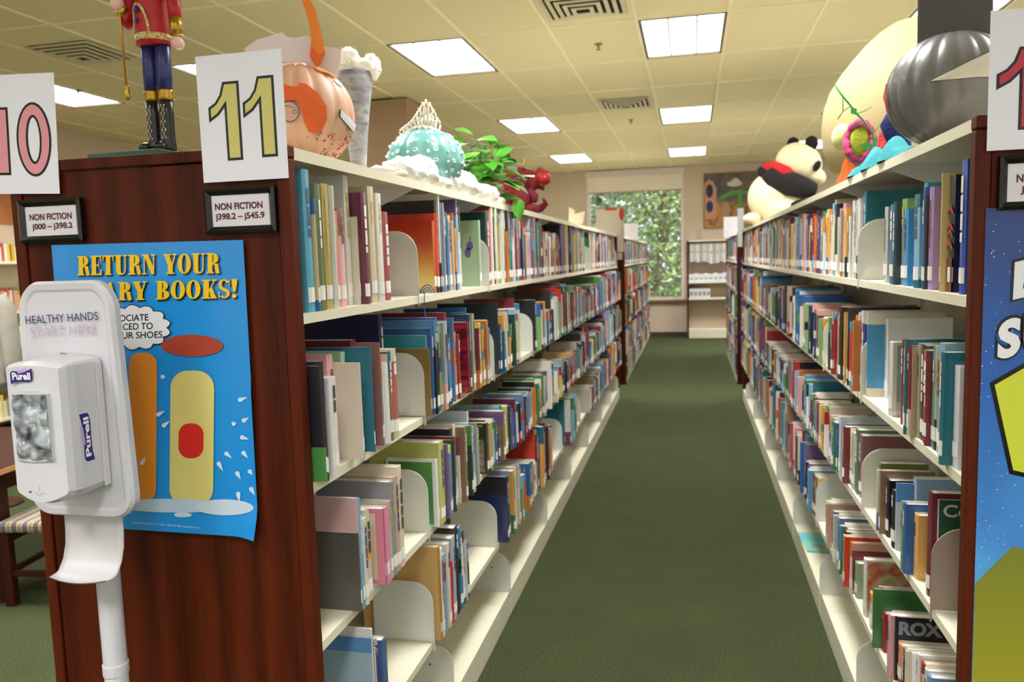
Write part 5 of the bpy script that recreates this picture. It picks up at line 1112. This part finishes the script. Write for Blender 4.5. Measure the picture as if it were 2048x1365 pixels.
# crocheted decorations in front of the gourd
fl = thing('crochet_flower', 'pink and olive crocheted flower leaning on the cream gourd', 'flower', (.625, 3.27, T)); F = vplane((.625, 3.27))
pet = MB(); cen = [Vector(F(.046*math.cos(a), .135+.068*math.sin(a), .01*math.sin(3*a))) for a in [2*math.pi*i/36 for i in range(37)]]
pet.tube(cen, [.014+.003*math.sin(i*2.1) for i in range(37)], 8); pet.build('petal_ring', mat('d04a80', .95, bump=.8, bscale=180), fl, True)
MB().blob(F(0, .135, .004), (.036, .02, .058), 16, 10, rot=Matrix.Rotation(0, 3, 'Z')).build('flower_centre', mat('a8b02c', .95, bump=.8, bscale=180), fl, True)
bl = thing('yarn_ball', 'pale yellow green yarn ball resting on the cream gourd', 'yarn ball', (.585, 3.39, T+.17)); MB().blob((0, 0, 0), (.042, .042, .052), 20, 12, lambda th, ph: 1+.02*math.sin(24*ph)).build('yarn', mat('d8d890', .95), bl, True)
vn = thing('vine', 'thin green artificial vine arching over the cream gourd', 'vine', (.60, 3.20, T)); F = vplane((.60, 3.20)); stem = MB()
vp = [(-.075, .335), (-.05, .295), (-.02, .255), (.0, .225), (.03, .19), (.055, .15), (.06, .11), (.085, .07)]
stem.tube([F(u, z, -.015) for u, z in vp], .0038, 6)
for u, z, du, dz in ((-.05, .295, .004, -.06), (-.02, .255, -.045, -.045), (.0, .225, .05, .02), (.03, .19, -.035, -.012), (.055, .15, .02, .03)): stem.tube([F(u, z, -.015), F(u+du*.6, z+dz*.4, -.02), F(u+du, z+dz, -.015)], .002, 5)
stem.build('vine_stem', mat('2a8a3c', .6), vn, True)
for u, z, du, dz in ((.05, .13, .05, -.03), (.06, .10, -.045, .01), (.08, .08, .03, -.05), (.06, .09, .045, -.06), (-.02, .25, .02, -.03)):
    a = Vector((du, dz)); p_ = Vector((-dz, du))*.35; MB().prism([(u, z), (u+a.x*.5+p_.x, z+a.y*.5+p_.y), (u+a.x, z+a.y), (u+a.x*.5-p_.x, z+a.y*.5-p_.y)], F, -.020, -.016).build('vine_leaf', mat('2f9448', .6), vn)
def cloth(name, label, cat, c, L_, hgt, col, seed, dep=.07):
    t = thing(name, label, cat, c); r_ = random.Random(seed); n, m_ = 44, 10; vs = []
    for j in range(m_+1):
        for i in range(n+1):
            u, v_ = i/n, j/m_; env = max(0, math.sin(math.pi*u))**.45
            h = env*hgt*max(0, math.sin(math.pi*v_))**.8*(.8+.2*math.sin(17*u+seed)+.12*math.sin(31*u+2*seed))
            vs.append((-dep*.5+dep*v_+.012*math.sin(20*u+3*v_), -L_/2+L_*u, max(.001, h)))
    b = MB().add(vs, [(j*(n+1)+i, j*(n+1)+i+1, (j+1)*(n+1)+i+1, (j+1)*(n+1)+i) for j in range(m_) for i in range(n)]); b.build('fabric', mat(col, .95, bump=.9, bscale=220), t, True); return t
cloth('knitted_cloth', 'turquoise knitted cloth bunched along the right bookcase edge', 'cloth', (.632, 2.95, T), .80, .085, '3a9ea4', 3, .085)
cloth('orange_yarn', 'bright orange yarn bunch below the crocheted flower', 'yarn', (.625, 3.46, T), .24, .09, 'ee6a24', 5, .05)
cloth('red_fabric', 'red fabric strip between the flower and turquoise cloth', 'cloth', (.67, 3.06, T), .20, .15, 'd8403c', 8, .03)
kn = thing('navy_knit', 'navy blue knitted piece wedged behind the grey pumpkin', 'knitwear', (.66, 2.82, T)); b = MB(); F = vplane((.66, 2.82))
b.tube([F(-.03, .16), F(-.035, .13), F(-.02, .10), F(.0, .07), F(.01, .03), F(.0, .012)], [.012, .026, .03, .034, .03, .02], 12); b.build('knit', mat('1e2460', .95, bump=.9, bscale=200), kn, True)
# panda
c = (.93, 8.3, T); F = vplane(c); pn = thing('plush_panda', 'large plush panda with red scarf slumped on the right bookcase', 'plush toy', c); B3 = lambda u, z, d=0: Vector(F(u, z, d))
M_PW = mat('e8dcb4', .95, bump=.5, bscale=90); M_PB = mat('0e0d0d', .95, bump=.5, bscale=90)
b = MB(); b.blob(B3(-.12, .265), (.26, .26, .262), 28, 18); b.blob(B3(-.02, .16, -.05), (.26, .24, .157), 24, 14); b.build('body', M_PW, pn, True)
vx, vy = c[0], c[1]; ang = math.atan2(F(1, 0, 0)[1], F(1, 0, 0)[0]); Q = Matrix.Rotation(ang, 3, 'Z') @ Matrix.Rotation(math.radians(38), 3, 'Y')
b = MB(); b.blob(B3(.10, .57, -.04), (.225, .20, .20), 28, 18, rot=Q); b.blob(B3(.255, .44, -.10), (.10, .09, .08), 20, 12, rot=Q); b.build('head', M_PW, pn, True)
b = MB(); b.blob(B3(.215, .755, -.10), (.062, .035, .07), 16, 10); b.blob(B3(.05, .79, .12), (.06, .035, .065), 16, 10); b.build('ear', M_PB, pn, True)
b = MB(); b.blob(B3(.262, .525, -.21), (.032, .02, .055), 14, 9, rot=Matrix.Rotation(ang, 3, 'Z') @ Matrix.Rotation(math.radians(25), 3, 'Y')); b.build('eye_patch', M_PB, pn, True)
b = MB(); b.tube([B3(-.22, .46, -.02), B3(-.12, .45, -.20), B3(.02, .37, -.25), B3(.14, .33, -.24), B3(.24, .30, -.20)], [.06, .105, .115, .10, .07], 16); b.blob(B3(-.1, .42, .0), (.23, .22, .09), 24, 12, rot=Q); b.build('arm', M_PB, pn, True)
b = MB(); b.tube([B3(-.20, .56, -.05), B3(-.12, .53, -.19), B3(-.02, .47, -.255), B3(.06, .41, -.25)], [.055, .07, .07, .05], 12); b.build('scarf', mat('a80c12', .9), pn, True)
b = MB(); b.tube([B3(.05, .12, -.22), B3(.22, .13, -.26), B3(.36, .16, -.25)], [.09, .10, .085], 16); b.build('leg', M_PB, pn, True)
b = MB(); b.tube([B3(.16, .07, -.36), B3(.24, .13, -.37), B3(.36, .18, -.34), B3(.44, .19, -.30)], [.05, .10, .11, .06], 16); b.build('foot', mat('dcb88c', .95), pn, True)
b = MB(); b.blob(B3(-.33, .06, -.12), (.09, .09, .06), 16, 10); b.build('paw', M_PW, pn, True)

# ------------------------------------------------------------------ back wall: bookcase and painting
t = thing('display_case', 'small cream display bookcase under the painting at the far wall', 'bookcase', (-.09, YB-.36, 0))
MB().box(0, .03, 0, .35, 0, HC+.29).build('side_panel', M_WOOD, t); MB().box(.98, 1.01, 0, .35, 0, HC+.29).build('side_panel', M_WOOD, t)
for z in (HC-1.60, HC-.94, HC-.60, HC+.26): MB().box(.03, .98, .0, .34, z, z+.035).build('shelf', M_STEEL, t)
MB().box(.03, .98, .0, .02, .0, HC-1.60).build('kick_plate', M_STEEL, t); MB().box(.03, .98, .33, .35, .0, HC+.26).build('back_panel', mat('c8b49c', .7), t)
r_ = random.Random(4)
for k in range(13):
    x = .0+.066*k; tt = thing('hanging_folder', 'pale hanging paper packet, %s from the left in the far display bookcase' % nth(k), 'paper packet', (x, YB-.30, HC-.14-.07*r_.random()), 0, 'hanging paper packets'); h = HC+.22-tt.location.z
    MB().box(-.028, .028, 0, .02, 0, h).build('packet', mat(['dcd6cc', 'c8c4bc', 'e4e0d8', 'b4b0ac'][k % 4], .7), tt); MB().box(-.012, .012, -.004, 0, h*.5, h*.62).build('packet_label', mat('9a9690', .7), tt)
for k in range(9):
    tt = thing('white_box', 'small white box, %s from the left on the upper shelf of far display bookcase' % nth(k), 'box', (.0+.098*k, YB-.33, HC-.564), 0, 'white boxes in the display bookcase'); MB().box(-.046, .046, 0, .2, 0, .15+.02*(k % 2)).build('box', mat('e2e0dc', .6), tt); MB().box(-.03, .03, -.003, 0, .04, .09).build('box_label', mat('9cb0c4', .6), tt)
for k in range(5):
    tt = thing('white_box', 'small white box, %s from the left on the lower shelf of far display bookcase' % nth(k), 'box', (.0+.085*k, YB-.33, HC-.904), 0, 'white boxes in the display bookcase'); MB().box(-.038, .038, 0, .18, 0, .19).build('box', mat('d8d4d0', .6), tt); MB().box(-.025, .025, -.003, 0, .05, .13).build('box_label', mat('8a8894', .6), tt)
tt = thing('glass_jar', 'small clear plastic stand on top of the far display bookcase', 'stand', (.16, YB-.2, HC+.295)); MB().box(-.05, .05, 0, .006, 0, .22).box(-.05, .05, -.06, .0, 0, .006).build('acrylic_sheet', mat('d8d0c8', .2, trans=.5), tt)
t = thing('painting', 'bright painting of a green palm tree and orange building on the far wall', 'painting', (.90, YB, HC+1.10)); W, H = .62, .55
MB().box(-W-.02, W+.02, -.03, -.001, -H-.02, H+.02).build('frame', mat('8a7440', .5), t)
def pf(pts, m, y, name): b = MB(); b.add([(x, -.0305-y, z) for x, z in pts], [tuple(range(len(pts)))]); return b.build(name, m, t)
pf([(-W, -H), (W, -H), (W, H), (-W, H)], ramp_mat('painted_sky', ['4a5568', '5a5a60', '7a6a5c', '8a7a58'], 2, .7), .0, 'canvas')
pf([(-W, -H), (W, -H), (W, -.12), (.1, -.05), (-.3, -.02), (-W, -.1)], ramp_mat('painted_sand', ['a8763c', 'c4925c', '8a5a3c', 'b8a060'], 4, .7), .001, 'sand_print')
pf([(-W, -.38), (-.38, -.38), (-.38, .25), (-.45, .40), (-.54, .44), (-W, .36)], mat('d09878', .7), .002, 'building_print'); pf(circ(-.52, .2, .07, .14, 18), mat('2a3450', .7), .003, 'arch_print'); pf(circ(-.52, -.12, .07, .12, 18), mat('2c3a78', .7), .003, 'arch_print')
pf(circ(-.02, .33, .15, .06, 18), mat('d8d4cc', .7), .002, 'cloud_print'); pf(circ(.0, .38, .08, .06, 18), mat('d8d4cc', .7), .003, 'cloud_print')
M_PG = mat('5fa046', .7)
pf([(-.38, -.02), (-.28, .10), (-.08, .19), (.14, .20), (.16, .12), (-.06, .11), (-.22, .03)], M_PG, .003, 'palm_print'); pf([(.10, .18), (.32, .16), (.36, -.02), (.26, .06)], M_PG, .0034, 'palm_print'); pf([(.06, .15), (.14, .15), (.12, -.2), (.02, -.42), (-.04, -.42), (.05, -.1)], M_PG, .0038, 'palm_print'); pf([(-.3, -.5), (.2, -.54), (.16, -.46), (-.1, -.42)], M_PG, .003, 'grass_print')
pf(circ(-.2, -.2, .09, .16, 16), mat('b8926a', .7), .0042, 'figure_print'); pf(circ(.16, -.3, .08, .14, 16), mat('8a5a34', .7), .0042, 'figure_print')
# mural strip on the left wall
t = thing('wall_mural', 'orange landscape mural high on the far left wall', 'mural', (XL, 10.0, HC+.95)); MB().box(0, .01, -2.6, 1.6, -.35, .25).build('mural', ramp_mat('mural_print', ['7a4a24', 'b8703c', 'c89050', '8a8a58'], 1.2, .8), t)

# ------------------------------------------------------------------ reading corner at the left edge
def chair(label, loc, rz):
    t = thing('wooden_chair', label, 'chair', loc, rz, 'reading room chairs')
    def stripe():
        if 'stripe' in MATS: return MATS['stripe']
        m = bpy.data.materials.new('striped_fabric'); m.use_nodes = True; nt = m.node_tree; b = nt.nodes['Principled BSDF']; b.inputs['Roughness'].default_value = .9
        tc = nt.nodes.new('ShaderNodeTexCoord'); wv = nt.nodes.new('ShaderNodeTexWave'); wv.inputs['Scale'].default_value = 5.2; wv.bands_direction = 'Y'; r = nt.nodes.new('ShaderNodeValToRGB'); r.color_ramp.interpolation = 'CONSTANT'; e = r.color_ramp.elements
        e[0].color = (*lin('6a5f68'), 1); e[1].position = .45; e[1].color = (*lin('b8aa88'), 1); x = e.new(.7); x.color = (*lin('c4a94c'), 1); x = e.new(.85); x.color = (*lin('8a8078'), 1)
        nt.links.new(tc.outputs['Object'], wv.inputs['Vector']); nt.links.new(wv.outputs['Fac'], r.inputs[0]); nt.links.new(r.outputs[0], b.inputs['Base Color']); MATS['stripe'] = m; return m
    MB().box(-.23, .23, -.22, .22, .40, .46).build('seat', stripe(), t, bevel=.02)
    for x in (-.2, .2):
        MB().box(x-.022, x+.022, -.21, -.165, 0, .40).build('leg', M_WOODD, t); MB().box(x-.022, x+.022, .17, .215, 0, .92).build('leg', M_WOODD, t)
    MB().box(-.2, .2, -.205, -.18, .34, .395).build('apron', M_WOODD, t); MB().box(-.2, .2, .18, .2, .34, .395).build('apron', M_WOODD, t); MB().box(-.2, .2, -.195, -.175, .17, .20).build('stretcher', M_WOODD, t)
    for x in (-.2, .2): MB().box(x-.012, x+.012, -.16, .17, .16, .19).build('stretcher', M_WOODD, t)
    MB().box(-.2, .2, .18, .205, .78, .92).build('back_rail', M_WOODD, t, bevel=.01)
    for k in range(5): MB().box(-.14+.07*k-.012, -.14+.07*k+.012, .185, .2, .46, .78).build('back_slat', M_WOODD, t)
    return t
chair('dark wooden chair with striped seat tucked behind the left bookcase', (-3.36, 3.55, 0), math.radians(-82))
t = thing('reading_table', 'dark wooden reading table with pale edge at the left border', 'table', (-4.30, 3.75, 0), math.radians(8))
MB().box(-.72, .72, -.55, .55, .70, .74).build('tabletop', M_WOODD, t, bevel=.005); MB().box(-.725, .725, -.555, .555, .708, .735).build('table_edge', mat('b88a54', .5), t)
for x in (-.62, .62):
    for y in (-.46, .46): MB().box(x-.04, x+.04, y-.04, y+.04, 0, .70).build('leg', M_WOODD, t)
MB().box(-.6, .6, -.44, .44, .58, .70).build('apron', M_WOODD, t)
q = atY(24, 640, 4.85); JX = q[0]-.27
cs = thing('coat_stand', 'slim dark coat stand at the left edge behind the table', 'coat stand', (JX, 4.85, 0))
MB().lathe([(0, 0), (.16, 0), (.16, .015), (.02, .03), (.014, .05), (.014, 1.78), (0, 1.80)], (0, 0, 0), 20).build('post', M_WOODD, cs, True)
MB().tube([(-.17, 0, 1.60), (-.08, 0, 1.655), (0, 0, 1.675), (.08, 0, 1.655), (.17, 0, 1.60)], .010, 8).build('hanger', M_WOODD, cs, True)
jk = thing('pale_jacket', 'pale grey jacket at the left edge, beyond the dispenser', 'jacket', (JX, 4.85, .92))
M_JK = mat('a6a294', .9, noise=.25, nscale=10, bump=.5, bscale=16)
prof = [(0, .0), (.21, .0), (.225, .04), (.215, .2), (.205, .4), (.215, .55), (.205, .64), (.13, .70), (.07, .735), (.065, .77)]; b = MB(); vs = []; n = 40
for r_, z in prof:
    for k in range(n):
        a_ = 2*math.pi*k/n; f_ = 1+.05*math.sin(7*a_+9*z)*(1-z)+.03*math.sin(13*a_)
        vs.append((r_*f_*math.cos(a_), .55*r_*f_*math.sin(a_), z))
b.add(vs, [(i*n+k, i*n+(k+1) % n, (i+1)*n+(k+1) % n, (i+1)*n+k) for i in range(len(prof)-1) for k in range(n)]); b.build('jacket_body', M_JK, jk, True)
for sd in (-1, 1):
    b = MB(); b.tube([(.17*sd, 0, .655), (.235*sd, -.01, .56), (.262*sd, -.02, .38), (.27*sd, -.03, .20), (.268*sd, -.03, .06)], [.055, .068, .062, .058, .056], 14); b.build('sleeve', M_JK, jk, True)
MB().tube([(-.06, .03, .755), (0, .05, .775), (.06, .03, .755), (.065, -.02, .74), (.03, -.06, .70)], .022, 8).build('collar', M_JK, jk, True)
